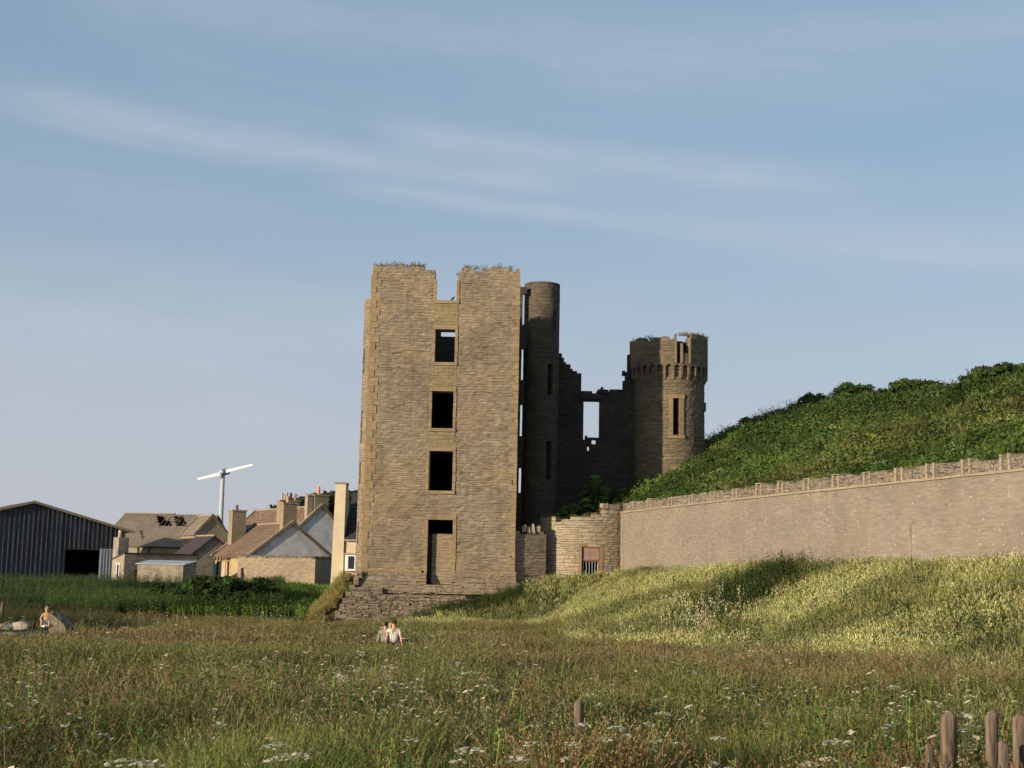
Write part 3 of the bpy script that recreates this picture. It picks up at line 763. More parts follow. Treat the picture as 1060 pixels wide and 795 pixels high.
lw = thing('link_wall', 'low broken stone wall in half shadow joining the castle to the curved wall', 'stone wall', (1.0, 71.1, -.7))
mb = MB()
lt = lambda u: P(530 + u * 19.7, 549, 71.0).z - .0
vwall(mb, steps(.28, 1.95, .14), steps(-1.5, 2.6, .14), lambda u, z: z < ragged(u, 2.15, .12, 6, .3, .1), lambda u, w, z: (u, 70.12 + (u - .28) * .5 + w, z), .5, .008)
mb.build('wall', 'castle_stone', lw)
mb = MB()
for x, h in ((.75, .3), (1.0, .22), (1.25, .34), (1.5, .28)): mb.box(x - .1, x + .1, 70.4 + (x - .7) * .5, 70.7 + (x - .7) * .5, 2.1, 2.2 + h, .05)
mb.build('coping', 'coping_stone', lw)

# ------------------------------------------------------------------ long retaining wall
SZ = 3.25
sp = [(643, 531.5), (688, 526), (736.6, 520.5), (785, 515.3), (833, 510.5), (881.6, 506), (930, 500.5), (982, 495.3), (1060, 487.5)]
wp = [tuple(Pz(a, b, SZ))[:2] for a, b in sp]
dd = np.array(wp[-1]) - np.array(wp[-3]); dd = dd / np.linalg.norm(dd)
wp += [tuple(np.array(wp[-1]) + dd * 12), tuple(np.array(wp[-1]) + dd * 30)]
for q in range(3):   # smooth the traced line
    wp = [wp[0]] + [tuple((np.array(wp[i - 1]) + 2 * np.array(wp[i]) + np.array(wp[i + 1])) / 4) for i in range(1, len(wp) - 1)] + [wp[-1]]
mpw, LW, _ = path_map(wp)
rwall = thing('retaining_wall', 'long grey-brown stone retaining wall with a panelled parapet along the hillside', 'retaining wall', (10, 56, 0))
mb = MB(); vwall(mb, steps(0, LW, .5), steps(-1.0, SZ, .5), lambda u, z: True, mpw, .6, .012); mb.build('wall', 'long_wall_stone', rwall)
mb = MB(); u = 0
while u < LW:
    ww = rnd.uniform(.7, 1.3); wbox(mb, mpw, u + .004, min(LW, u + ww - .004), -.07, .3, SZ + .003, SZ + .085 + rnd.uniform(-.008, .008), .004); u += ww
mb.build('string_course', 'coping_stone', rwall)
piers = []
def u_w(px, py):
    best = min((abs(P(px, py, mpw(LW * i / 1500, 0, 0)[1]).x - mpw(LW * i / 1500, 0, 0)[0]), LW * i / 1500) for i in range(1501)); return best[1]
for X_ in (33, 78, 131, 184, 240, 298, 358, 415, 481, 557, 637, 718, 800, 891, 994):
    piers.append(u_w(640 + X_ * .4027, 510))
g_ = piers[-1] - piers[-2]; piers += [piers[-1] + g_ * k for k in range(1, 7)]
mb = MB()
vwall(mb, steps(0, LW, .13), steps(SZ + .09, SZ + .95, .085), lambda u, z: z < ragged(u, SZ + .50 + .03 * math.sin(u * .9), .05, 2, .28, .03), lambda u, w, z: mpw(u, w + .10, z), .38, .022)
mb.build('parapet', 'parapet_stone', rwall)
for k, u in enumerate(piers):
    if u > LW - .5: break
    mb = MB(); hgt = .56 + rnd.uniform(-.06, .05)
    for s_ in (-1, 1):
        z = SZ + .09
        while z < SZ + hgt - .02:
            hh = min(rnd.uniform(.16, .34), SZ + hgt - z); c_ = u + s_ * .19; wbox(mb, mpw, c_ - .055, c_ + .055, .03 + rnd.uniform(-.01, .01), .5, z + .004, z + hh - .004, .006); z += hh
    if rnd.random() < .45 and hgt > .5: wbox(mb, mpw, u - .25, u + .25, .01, .52, SZ + hgt, SZ + hgt + .04, .015)
    mb.build('pier', 'coping_stone', rwall)
mb = MB(); u = u_w(943, 560); wbox(mb, mpw, u - .045, u + .045, -.035, .1, 0, 1.85, .01); wbox(mb, mpw, u - .32, u + .2, -.03, .1, 1.93, 1.99, .01); mb.build('stone_rib', 'coping_stone', rwall)
mb = MB(); u = u_w(768, 560); wbox(mb, mpw, u - .03, u + .03, -.03, .1, 0, 1.7, .01); mb.build('stone_rib', 'coping_stone', rwall)
mb = MB(); u = 0; z = -.5
while z < SZ - .05: hh = min(rnd.uniform(.25, .45), SZ - z); wbox(mb, mpw, -.02, rnd.uniform(.22, .42), -.025, .5, z + .004, z + hh - .004, .004); z += hh
mb.build('quoins', 'coping_stone', rwall)
# ------------------------------------------------------------------ village
E1 = (-.52, .854); E2 = (-.854, -.52)          # ridge direction (away to the left), and the lit long side's outward direction
def off(o, a, b): return (o[0] + E1[0] * a + E2[0] * b, o[1] + E1[1] * a + E2[1] * b)
def slope(mb, o, a0, a1, b0, z0, b1, z1, t=.12, holes=(), du=.5, dv=.5, j=.0):
    """roof slope as a thick sheet from (b0, z0) at the eave to (b1, z1) at the ridge"""
    LN = math.hypot(b1 - b0, z1 - z0)
    nb, nzv = -(z1 - z0) / LN, (b1 - b0) / LN
    if nzv < 0: nb, nzv = -nb, -nzv
    def mp(u, w, v):
        q = v / LN; b = b0 + (b1 - b0) * q - nb * w; z = z0 + (z1 - z0) * q - nzv * w
        x, y = off(o, u, b); return (x, y, z)
    vwall(mb, steps(a0, a1, du), steps(0, LN, dv), lambda u, v: not any(h(u, v) for h in holes), mp, t, j)
    return LN
def gable_house(name, label, cat, G, zr, L_, W, he, zb_, roof, gable, side, group=None, ov=.15, skew=None):
    h = thing(name, label, cat, (G[0], G[1], zb_), group)
    hw = W / 2
    for a in (0, L_):
        mb = MB()
        pts = [(hw, zb_), (-hw, zb_), (-hw, he), (0, zr), (hw, he)]
        f = [(*off(G, a, b), z) for b, z in pts]; k = [(*off(G, a + (.35 if a == 0 else -.35), b), z) for b, z in pts]
        mb.poly(f if a == 0 else f[::-1]); mb.poly(k[::-1] if a == 0 else k)
        for i in range(5): mb.poly([f[i], k[i], k[(i + 1) % 5], f[(i + 1) % 5]])
        mb.build('gable_wall', gable, h)
    for s in (1, -1):
        mb = MB(); b0, b1 = sorted((s * hw, s * (hw - .35))); mb.obox(G, E1, E2, .355, L_ - .355, b0, b1, zb_, he)
        mb.build('side_wall', side, h)
    e = .18 * (zr - he) / hw
    mb = MB(); slope(mb, G, -ov, L_ + ov, -hw - .18, he - e + .15, 0, zr + .15, .14, j=.012); mb.build('roof_slope', roof, h)
    mb = MB(); slope(mb, G, -ov, L_ + ov, hw + .18, he - e + .15, 0, zr + .15, .14, j=.012)
    h_roof = mb.build('roof_slope', roof, h)
    mb = MB(); mb.obox(G, E1, E2, -ov, L_ + ov, -.12, .12, zr + .10, zr + .24, .01); mb.build('ridge', 'coping_stone', h_roof)
    if skew:
        for s in (1, -1):
            for a in (-.12, L_ - .2):
                mb = MB(); A = [(*off(G, a, s * (hw + .1)), he + .05), (*off(G, a + .32, s * (hw + .1)), he + .05), (*off(G, a + .32, 0), zr + .2), (*off(G, a, 0), zr + .2)]
                B = [(p[0], p[1], p[2] + .17) for p in A]; mb.hexa([A[0], A[1], A[2], A[3], B[0], B[1], B[2], B[3]]); mb.build('skew', skew, h_roof)
    return h
def chimney(h, G, a, b, wa, wb, z0, z1, mat='chimney_stone', pots=((0, .5, 'pot_clay'),), cop=True):
    mb = MB(); mb.obox(G, E1, E2, a - wa / 2, a + wa / 2, b - wb / 2, b + wb / 2, z0, z1, .01)
    c = mb.build('chimney', mat, h)
    if cop: mb = MB(); mb.obox(G, E1, E2, a - wa / 2 - .07, a + wa / 2 + .07, b - wb / 2 - .07, b + wb / 2 + .07, z1 + .003, z1 + .13, .01); mb.build('cope', 'coping_stone', c)
    for q, hh, mt in pots:
        x, y = off(G, a, b + q); mb = MB(); mb.tube([(x, y, z1 + .1), (x, y, z1 + .2), (x, y, z1 + hh)], [.17, .14, .12], 10); mb.build('chimney_pot', mt, c)
    return c
def opening(h, G, b, a0, a1, z0, z1, mat='glass_dark', frame='white_paint', nm='window', bars=True):
    """window or door on the long side that faces left-front (outer face at b)"""
    mb = MB(); mb.obox(G, E1, E2, a0, a1, b - .02, b + .03, z0, z1); w_ = mb.build(nm, mat, h)
    if frame:
        mb = MB(); t = .07
        mb.obox(G, E1, E2, a0 - t, a0, b - .02, b + .07, z0 - t, z1 + t); mb.obox(G, E1, E2, a1, a1 + t, b - .02, b + .07, z0 - t, z1 + t)
        mb.obox(G, E1, E2, a0, a1, b - .02, b + .07, z1, z1 + t); mb.obox(G, E1, E2, a0, a1, b - .02, b + .07, z0 - t, z0)
        if bars: mb.obox(G, E1, E2, a0, a1, b - .02, b + .05, (z0 + z1) / 2 - .03, (z0 + z1) / 2 + .03); mb.obox(G, E1, E2, (a0 + a1) / 2 - .03, (a0 + a1) / 2 + .03, b - .02, b + .045, z0, z1)
        mb.build('frame', frame, w_)

# black corrugated barn
G = P(35, 520, 128); zr, he = G.z, P(118, 547, 133).z; W = 17.6; hw = W / 2
barn = thing('barn', 'big black corrugated barn with a dark open doorway and a pale sliding door', 'barn', (G.x, G.y, -1.3))
mb = MB()
gk = lambda u, z: z < zr - (zr - he) * abs(u) / hw - .02 and not (-5.9 < u < -3.3 + 0 and z < P(80, 569, 130).z) 
us = steps(-hw, hw, .35); dz = P(80, 569, 130).z
mb = MB()
pts = [(hw, -1.6), (-3.2, -1.6), (-3.2, dz), (-6.4, dz), (-6.4, -1.6), (-hw, -1.6), (-hw, he), (0, zr), (hw, he)]
f = [(*off(G, 0, b), z) for b, z in pts]
mb.poly([f[0], f[1], f[2], f[7], f[8]]); mb.poly([f[2], f[3], f[7]]); mb.poly([f[3], f[4], f[5], f[6], f[7]])
mb.build('gable_wall', 'barn_sheet', barn)
mb = MB(); b = -hw + .1
while b < hw:
    zt = zr - (zr - he) * abs(b) / hw - .15; z0 = dz + .1 if -9.1 < b < -3.1 else -1.5
    mb.obox(G, E1, E2, -.05, -.005, b - .045, b + .045, z0, zt); b += .43
mb.build('sheet_rib', 'barn_rib', barn)
mb = MB(); mb.obox(G, E1, E2, .1, 9, hw - .1, hw, -1.6, he); mb.obox(G, E1, E2, .1, 9, -hw, -hw + .1, -1.6, he); mb.obox(G, E1, E2, 8.9, 9.1, -hw + .1, hw - .1, -1.6, he)
mb.build('side_wall', 'barn_sheet', barn)
mb = MB(); slope(mb, G, -.3, 9.3, hw + .5, he - .15, 0, zr + .12, .08, du=2, dv=1); slope(mb, G, -.3, 9.3, -hw - .9, he - .28, 0, zr + .12, .08, du=2, dv=1)
mb.build('roof', 'barn_roof', barn)
mb = MB()
for s in (1, -1):
    A = [(*off(G, -.36, s * (hw + .7)), he - .45), (*off(G, -.31, s * (hw + .7)), he - .45), (*off(G, -.31, 0), zr - .08), (*off(G, -.36, 0), zr - .08)]
    mb.hexa(A + [(p[0], p[1], p[2] + .24) for p in A])
mb.build('barge_board', 'barn_roof', barn)
mb = MB(); mb.obox(G, E1, E2, -.12, -.06, -9.0, -6.45, -1.6, dz + .15)
dr = mb.build('sliding_door', 'sheet_grey', barn)
mb = MB()
for k in range(9): mb.obox(G, E1, E2, -.16, -.12, -8.9 + k * .29, -8.84 + k * .29, -1.5, dz + .1)
mb.build('door_rib', 'sheet_pale', dr)
mb = MB(); mb.obox(G, E1, E2, .2, .3, -6.4, -3.2, -1.6, -1.0); mb.build('threshold', 'barn_rib', barn)

# big steading with a broken brown roof, long side to the camera
e1s, e2s = E1, E2
def frame_set(a, b):
    global E1, E2
    E1, E2 = a, b
frame_set((-.985, .17), (-.17, -.985))
G = P(222, 533, 150); zr = G.z; he = P(170, 566, 146).z; Wd = 11.0
st = thing('farm_steading', 'long farm building whose brown roof has holes and missing sheets, beside the black barn', 'farm building', (G.x, G.y, -1.2))
mb = MB(); px2 = 150 / 1400
def hol(u0, u1, v0, v1, sk_): return lambda u, v: v0 < v < v1 and u0 < u + (v - v0) * sk_ < u1
rl = math.hypot(Wd / 2, zr - he)
slope(mb, G, -.5, 10.6, Wd / 2 + .3, he, 0, zr, .10, du=.25, dv=.25, j=.01,
      holes=(hol(2.2, 3.5, rl - 2.2, rl - .1, -.55), hol(3.8, 5.4, rl - 2.4, rl - .1, -.55), hol(6.0, 6.35, rl - 5.0, rl - 3.2, -.55), lambda u, v: u > 9.6 + v * .2 - 1.2 and v < 1.5))
slope(mb, G, -.5, 10.3, -Wd / 2 - .3, he, 0, zr - .02, .10, du=.6, dv=.6, holes=(hol(2.0, 3.6, rl - 3.2, rl, -.3), hol(4.0, 5.2, rl - 2.9, rl, -.3)))
rf = mb.build('roof', 'brown_roof', st)
for k in range(8):
    a = 2.0 + k * .5; mb = MB()
    A = [(*off(G, a, Wd / 2), he - .2), (*off(G, a + .09, Wd / 2), he - .2), (*off(G, a + .09, 0), zr - .2), (*off(G, a, 0), zr - .2)]
    mb.hexa(A + [(p[0], p[1], p[2] + .09) for p in A]); mb.build('rafter', 'timber_dark', rf)
mb = MB(); mb.obox(G, E1, E2, 4.6, 10.6, -.15, .15, zr + .0, zr + .16, .02); mb.build('ridge', 'farm_wall', rf)
mb = MB(); mb.obox(G, E1, E2, 3.0, 5.4, Wd / 2 - 3.25, Wd / 2 - 3.1, zr - 1.85, zr - 1.6); mb.build('flashing', 'white_paint', rf)
mb = MB(); mb.obox(G, E1, E2, -.2, 10.4, Wd / 2 - .5, Wd / 2, -1.5, he + .05); mb.build('side_wall', 'farm_wall', st); mb = MB(); mb.obox(G, E1, E2, -.2, 10.4, -Wd / 2, -Wd / 2 + .5, -1.5, he)
mb.build('side_wall', 'farm_wall', st)
mb = MB()
for a in (-.2, 10.0):
    pts = [(Wd / 2 - .52, -1.5), (-Wd / 2 + .52, -1.5), (-Wd / 2 + .52, he), (0, zr - .2), (Wd / 2 - .52, he)]
    f_ = [(*off(G, a, b), z) for b, z in pts]; k_ = [(*off(G, a + .4, b), z) for b, z in pts]
    mb.poly(f_); mb.poly(k_[::-1])
    for i in range(5): mb.poly([f_[i], k_[i], k_[(i + 1) % 5], f_[(i + 1) % 5]])
    mb.build('gable_wall', 'farm_wall', st); mb = MB()
mb = MB(); mb.obox(G, E1, E2, 6.1, 6.25, Wd / 2, Wd / 2 + .1, -.4, he); mb.build('downpipe', 'timber_dark', st)
mb = MB(); mb.obox(G, E1, E2, 4.9, 4.98, Wd / 2, Wd / 2 + .1, -.4, he); mb.build('downpipe', 'timber_dark', st)
# far wing of the steading (left, behind the barn)
frame_set((-.985, .17), (-.17, -.985))
G = P(186, 533, 162); zr = G.z; he = P(130, 552, 158).z
s2 = thing('farm_range', 'long brown-roofed farm range half hidden behind the broken steading roof and the barn', 'farm building', (G.x, G.y, -1.2))
mb = MB(); slope(mb, G, -.3, 7.0, 4.5, he, 0, zr, .1, du=.4, dv=.4, holes=(lambda u, v: u > 5.3 + (v) * -.0 + (v - 2.0) * -.0 and v > 4.6 - (7.0 - u) * .1 and u > 6.6,)); slope(mb, G, -.3, 7.0, -4.5, he, 0, zr, .1, du=.6, dv=.6)
mb.build('roof', 'brown_roof', s2)
mb = MB(); mb.obox(G, E1, E2, 0, 6.6, 4.0, 4.3, -1.5, he - .05); mb.build('side_wall', 'timber_dark', s2); mb = MB(); mb.obox(G, E1, E2, 0, 6.6, -4.3, -4.0, -1.5, he - .05); mb.build('side_wall', 'timber_dark', s2)
frame_set(e1s, e2s)

# tan shed with its chimney, in front of the steading
C = P(128, 592, 116)
sh = thing('harled_shed', 'small tan lean-to shed with a square chimney and a white window by the barn corner', 'shed', (C.x, C.y, -1.3))
ex, ey = (.8, .6), (-.6, .8)
def q(a, b, z): return (C.x + ex[0] * a + ey[0] * b, C.y + ex[1] * a + ey[1] * b, z)
z_hi, z_lo = P(128, 573, 116).z, P(113, 579.5, 118).z
mb = MB(); mb.hexa([q(0, 0, -1.6), q(6.6, 0, -1.6), q(6.6, 2.7, -1.6), q(0, 2.7, -1.6), q(0, 0, z_hi), q(6.6, 0, z_hi), q(6.6, 2.7, z_lo), q(0, 2.7, z_lo)])
mb.build('wall', 'harl_tan', sh)
mb = MB(); mb.hexa([q(-.1, -.1, z_hi + .01), q(6.7, -.1, z_hi + .01), q(6.7, 2.8, z_lo + .01), q(-.1, 2.8, z_lo + .01), q(-.1, -.1, z_hi + .09), q(6.7, -.1, z_hi + .09), q(6.7, 2.8, z_lo + .09), q(-.1, 2.8, z_lo + .09)])
mb.build('roof', 'timber_dark', sh)
mb = MB(); mb.hexa([q(-.02, 1.5, -1.6), q(.9, 1.5, -1.6), q(.9, 2.72, -1.6), q(-.02, 2.72, -1.6)] + [q(-.02, 1.5, P(120, 556, 117).z), q(.9, 1.5, P(120, 556, 117).z), q(.9, 2.72, P(120, 556, 117).z), q(-.02, 2.72, P(120, 556, 117).z)])
ch = mb.build('chimney', 'harl_tan', sh)
mb = MB(); p = q(.3, 2.1, P(118, 556, 117).z); mb.tube([p, (p[0], p[1], p[2] + .62)], .16, 10); mb.build('chimney_pot', 'pot_pale', ch)
mb = MB(); mb.hexa([q(-.06, .9, -1.0), q(-.01, .9, -1.0), q(-.01, 1.4, -1.0), q(-.06, 1.4, -1.0), q(-.06, .9, .1), q(-.01, .9, .1), q(-.01, 1.4, .1), q(-.06, 1.4, .1)]); w_ = mb.build('window', 'glass_dark', sh)
mb = MB()
for b0, b1, z0, z1 in ((.8, .9, -1.05, .2), (1.4, 1.5, -1.05, .2), (.9, 1.4, .1, .2)): mb.hexa([q(-.1, b0, z0), q(-.01, b0, z0), q(-.01, b1, z0), q(-.1, b1, z0), q(-.1, b0, z1), q(-.01, b0, z1), q(-.01, b1, z1), q(-.1, b1, z1)])
mb.build('frame', 'white_paint', w_)
mb = MB(); mb.hexa([q(.9, -.05, -1.5), q(2.0, -.05, -1.5), q(2.0, .0, -1.5), q(.9, .0, -1.5), q(.9, -.05, -.3), q(2.0, -.05, -.3), q(2.0, 0, -.3), q(.9, 0, -.3)]); mb.build('door', 'timber_dark', sh)
# low sheet-roofed annexe
C2 = P(142, 592, 112)
an = thing('low_annexe', 'low outbuilding with a pale sheet roof in front of the tan shed', 'outbuilding', (C2.x, C2.y, -1.3))
za = P(142, 584, 112).z; zc_ = P(187, 581, 112).z
mb = MB(); mb.hexa([(C2.x, C2.y, -1.6), (C2.x + 3.8, C2.y - .2, -1.6), (C2.x + 4.2, C2.y + 2.5, -1.6), (C2.x + .3, C2.y + 2.6, -1.6), (C2.x, C2.y, za), (C2.x + 3.8, C2.y - .2, za), (C2.x + 4.2, C2.y + 2.5, zc_), (C2.x + .3, C2.y + 2.6, zc_)]); mb.build('wall', 'harl_tan', an)
mb = MB(); mb.hexa([(C2.x - .15, C2.y - .15, za + .01), (C2.x + 3.95, C2.y - .35, za + .01), (C2.x + 4.35, C2.y + 2.6, zc_ + .01), (C2.x + .15, C2.y + 2.7, zc_ + .01), (C2.x - .15, C2.y - .15, za + .07), (C2.x + 3.95, C2.y - .35, za + .07), (C2.x + 4.35, C2.y + 2.6, zc_ + .07), (C2.x + .15, C2.y + 2.7, zc_ + .07)]); mb.build('roof', 'sheet_pale', an)

# slate-roofed outhouse between steading and cottage
G = P(222, 556, 127)
oh = gable_house('outhouse', 'small outhouse with a purplish slate roof left of the big square chimney', 'outbuilding', G, G.z, 5.0, 6.4, P(190, 584, 127).z, -1.5, 'slate_roof', 'harl_tan', 'harl_ochre')
opening(oh, G, 3.2, 1.2, 2.0, -1.1, .1)
mb = MB()
G5 = P(220, 535, 141)
s5 = gable_house('steading_wing', 'narrow wing with brown roof and stone edging rising behind the outhouse', 'farm building', G5, G5.z, 4.5, 3.6, G5.z - 1.9, -1.4, 'brown_roof', 'farm_wall', 'farm_wall', skew='coping_stone')

# front cottage
G = P(303, 543, 118)
c2 = gable_house('front_cottage', 'low cottage with lichen-flecked stone roof and grey harled gable behind the garden wall', 'cottage', G, G.z, 9.2, 7.8, P(258, 577, 119).z, -1.5, 'flag_roof', 'harl_grey', 'harl_ochre', skew='coping_stone')
chimney(c2, G, .45, .25, .75, 1.25, G.z - .8, P(295, 521.5, 118).z, 'chimney_stone', ((.1, .65, 'pot_clay'),))
Gc = off(G, 8.6, 1.5)
chimney(c2, G, 8.6, 1.9, 1.0, 1.3, .5, P(226, 529, 124).z, 'chimney_stone', ((.1, .6, 'rust_iron'),))
opening(c2, G, 3.9, 4.6, 5.0, -1.2, .6, 'dark_hole', None); opening(c2, G, 3.9, 5.5, 7.1, -1.2, .5, 'pot_pale', 'harl_ochre', 'boarded_window', False); opening(c2, G, 3.9, 7.4, 7.8, -1.2, .6, 'dark_hole', None)
mb = MB()
for k in range(6): mb.obox(G, E1, E2, 4.3 + k * .75, 4.7 + k * .75, 4.0, 4.3, G.z * 0 + P(258, 577, 119).z - .22, P(258, 577, 119).z - .02, .03)
mb.build('eaves_stones', 'flag_roof', c2)

# rear cottage
G = P(333, 525, 134)
c3 = gable_house('rear_cottage', 'taller cottage with mossy brown stone roof and tall grey gable next to the white house', 'cottage', G, G.z, 18.0, 9.0, G.z - 4.2, -1.4, 'flag_roof', 'harl_grey', 'harl_tan', skew='coping_stone')
chimney(c3, G, .5, 0, .9, 1.5, G.z - .9, P(333, 513.5, 134).z, 'chimney_stone', ((.15, .95, 'pot_clay'),))
chimney(c3, G, .55, 1.15, .7, .55, G.z - 1.6, P(326, 514, 134).z, 'farm_wall', (), True)
chimney(c3, G, 7.2, .6, .95, 2.1, G.z - 1.4, P(284, 519, 140).z, 'chimney_stone', ((-.72, .9, 'pot_pale'), (-.25, .9, 'timber_dark'), (.2, .95, 'pot_pale'), (.7, .85, 'pot_pale')))
mb = MB(); mb.obox(G, E1, E2, 3.6, 3.8, 0.1, 4.6, G.z - 4.2, G.z - 4.1)
# dark little porch roof against its gable
pp = P(314, 560, 127)
mb = MB(); pr = thing('porch', 'tiny dark porch with a white post squeezed between the two grey gables', 'porch', (pp.x, pp.y, -1.4))
mb.box(pp.x - .35, pp.x + .25, pp.y, pp.y + 1.4, -1.4, P(314, 557, 127).z); mb.build('wall', 'dark_hole', pr)
mb = MB(); mb.box(pp.x + .1, pp.x + .28, pp.y - .1, pp.y - .01, P(314, 564, 127).z, P(314, 557, 127).z); mb.build('post', 'white_paint', pr)
mb = MB(); z = P(314, 557, 127).z; mb.hexa([(pp.x - .65, pp.y - .2, z - .5), (pp.x - .1, pp.y - .2, z + .25), (pp.x - .1, pp.y + 1.5, z + .25), (pp.x - .65, pp.y + 1.5, z - .5), (pp.x - .65, pp.y - .2, z - .38), (pp.x - .1, pp.y - .2, z + .37), (pp.x - .1, pp.y + 1.5, z + .37), (pp.x - .65, pp.y + 1.5, z - .38)])
mb.hexa([(pp.x - .1, pp.y - .2, z + .26), (pp.x + .6, pp.y - .2, z - .1), (pp.x + .6, pp.y + 1.5, z - .1), (pp.x - .1, pp.y + 1.5, z + .26), (pp.x - .1, pp.y - .2, z + .38), (pp.x + .6, pp.y - .2, z + .02), (pp.x + .6, pp.y + 1.5, z + .02), (pp.x - .1, pp.y + 1.5, z + .38)])
mb.build('roof', 'slate_roof', pr)

# garden wall
A_, B_, C_ = P(246, 590, 108), P(326, 590, 106), P(352, 590, 116)
gw = thing('garden_wall', 'mortared rubble garden wall with a corner in front of the grey gables', 'stone wall', (B_.x, B_.y, -1.6))
mpg, LG, acc = path_map([A_[:2], B_[:2], C_[:2]])
def mpg(u, w, z):
    a, b = (A_, B_) if u <= acc[1] else (B_, C_); t = (u - (0 if u <= acc[1] else acc[1])) / (acc[1] if u <= acc[1] else acc[2] - acc[1])
    d = Vector((b.x - a.x, b.y - a.y)).normalized(); p = a.lerp(b, t); 
    if abs(u - acc[1]) < 1e-6: d = Vector((.95, .3)).normalized()
    return (p.x - d.y * w, p.y + d.x * w, z)
ztop = P(300, 577, 106.5).z
mb = MB(); vwall(mb, steps(0, LG, .3, [acc[1]]), steps(-2.2, ztop + .3, .2), lambda u, z: z < ragged(u, ztop + .05, .07, 4, .5, .05) and not (.25 < u < .6 and z < P(248, 588, 108).z), mpg, .45, .02)
mb.build('wall', 'garden_stone', gw)
mb = MB(); u = 0
while u < LG - .2:
    ww = rnd.uniform(.3, .6); c = mpg(min(u + ww / 2, LG), .22, 0); mb.box(c[0] - ww / 2, c[0] + ww / 2, c[1] - .28, c[1] + .28, ztop + rnd.uniform(-.05, .0), ztop + .14 + rnd.uniform(-.05, .05), .03); u += ww
mb.build('coping', 'parapet_stone', gw)

# cream house behind the castle
A0 = P(345.3, 560, 95); B0 = P(356, 560, 95)
wh = thing('cream_house', 'cream harled house with dark slate roof and white bay window peeping from behind the castle', 'house', (A0.x, A0.y, -1.5))
zt = P(351, 501, 95).z; x0, x1 = A0.x, B0.x
mb = MB(); mb.hexa([(x0 - .12, 95, -2), (x1, 95, -2), (x1, 103, -2), (x0 - .12, 103, -2), (x0, 95, zt), (x1, 95, zt), (x1, 96.4, zt), (x0, 96.4, zt)]); mb.build('gable_wall', 'harl_cream', wh)
mb = MB(); mb.box(x0 - .06, x1 + .06, 94.94, 96.46, zt + .003, zt + .12); mb.build('cope', 'coping_stone', wh)
ze, zrr = P(362, 559, 95).z, P(362, 511, 99).z
mb = MB(); mb.box(x1 + .003, x1 + 7, 95.15, 102.8, -2, ze); mb.build('wall', 'harl_cream', wh)
mb = MB(); 
for k in range(14):
    f0, f1 = k / 14, (k + 1) / 14 + .01
    mb.hexa([(x1 + .01, 95.0 + 4 * f0, ze + (zrr - ze) * f0), (x1 + 7, 95.0 + 4 * f0, ze + (zrr - ze) * f0), (x1 + 7, 95.0 + 4 * f1, ze + (zrr - ze) * f1), (x1 + .01, 95.0 + 4 * f1, ze + (zrr - ze) * f1)] +
            [(x1 + .01, 94.97 + 4 * f0, ze + .1 + (zrr - ze) * f0), (x1 + 7, 94.97 + 4 * f0, ze + .1 + (zrr - ze) * f0), (x1 + 7, 95.0 + 4 * f1, ze + .06 + (zrr - ze) * f1), (x1 + .01, 95.0 + 4 * f1, ze + .06 + (zrr - ze) * f1)])
mb.hexa([(x1 + .01, 99.01, zrr - .1), (x1 + 7, 99.01, zrr - .1), (x1 + 7, 103, ze), (x1 + .01, 103, ze), (x1 + .01, 99.01, zrr), (x1 + 7, 99.01, zrr), (x1 + 7, 103, ze + .1), (x1 + .01, 103, ze + .1)])
rfo = mb.build('roof', 'slate_roof', wh)
mb = MB(); mb.tube([(x1 + .02, 94.92, ze - .02), (x1 + 7, 94.92, ze - .02)], .06, 8); mb.build('gutter', 'sheet_grey', rfo)
zb0, zb1 = P(362, 591, 95).z, P(362, 574, 95).z
mb = MB(); mb.hexa([(x1 + .12, 95.15, zb0), (x1 + .3, 94.55, zb0), (x1 + 2.2, 94.55, zb0), (x1 + 2.4, 95.15, zb0), (x1 + .12, 95.15, zb1), (x1 + .3, 94.55, zb1), (x1 + 2.2, 94.55, zb1), (x1 + 2.4, 95.15, zb1)]); bw = mb.build('bay_window', 'white_paint', wh)
for k in range(3):
    mb = MB(); mb.box(x1 + .40 + k * .62, x1 + .78 + k * .62, 94.50, 94.56, zb0 + .15, zb1 - .12); mb.build('pane', 'glass_dark', bw)
mb = MB(); mb.box(x1 + .05, x1 + 2.5, 94.45, 95.1, zb1 + .003, zb1 + .1); mb.build('cope', 'coping_stone', bw)

# wind turbine
H = P(231, 489, 210)
tb = thing('wind_turbine', 'white two-bladed wind turbine on a pale mast above the village roofs', 'wind turbine', (H.x, H.y, -1.5))
mb = MB(); bx_ = P(227.5, 560, 210); mb.tube([(H.x, H.y, -1.5), (H.x, H.y, H.z - .3)], [.45, .3], 14); mb.build('mast', 'sheet_pale', tb)
mb = MB(); mb.tube([(H.x - .2, H.y - .9, H.z), (H.x + .1, H.y, H.z + .1), (H.x + .5, H.y + 1.6, H.z + .1)], [.35, .6, .3], 10); mb.build('nacelle', 'sheet_pale', tb)
for q0, q1 in (((228, 490.5), (204.5, 496)), ((234, 488), (261.5, 481))):
    a, b = P(*q0, 209), P(*q1, 209); d = (b - a).normalized(); n_ = Vector((0, 0, 1)) - d * d.z; n_.normalize(); mb = MB(); t = Vector((0, .12, 0))
    c = [a - n_ * .24 - t, a + n_ * .24 - t, a + n_ * .24 + t, a - n_ * .24 + t]; e = [b - n_ * .14 - t * .4, b + n_ * .15 - t * .4, b + n_ * .15 + t * .4, b - n_ * .14 + t * .4]
    mb.hexa(c + e); mb.build('blade', 'turbine_paint', tb)
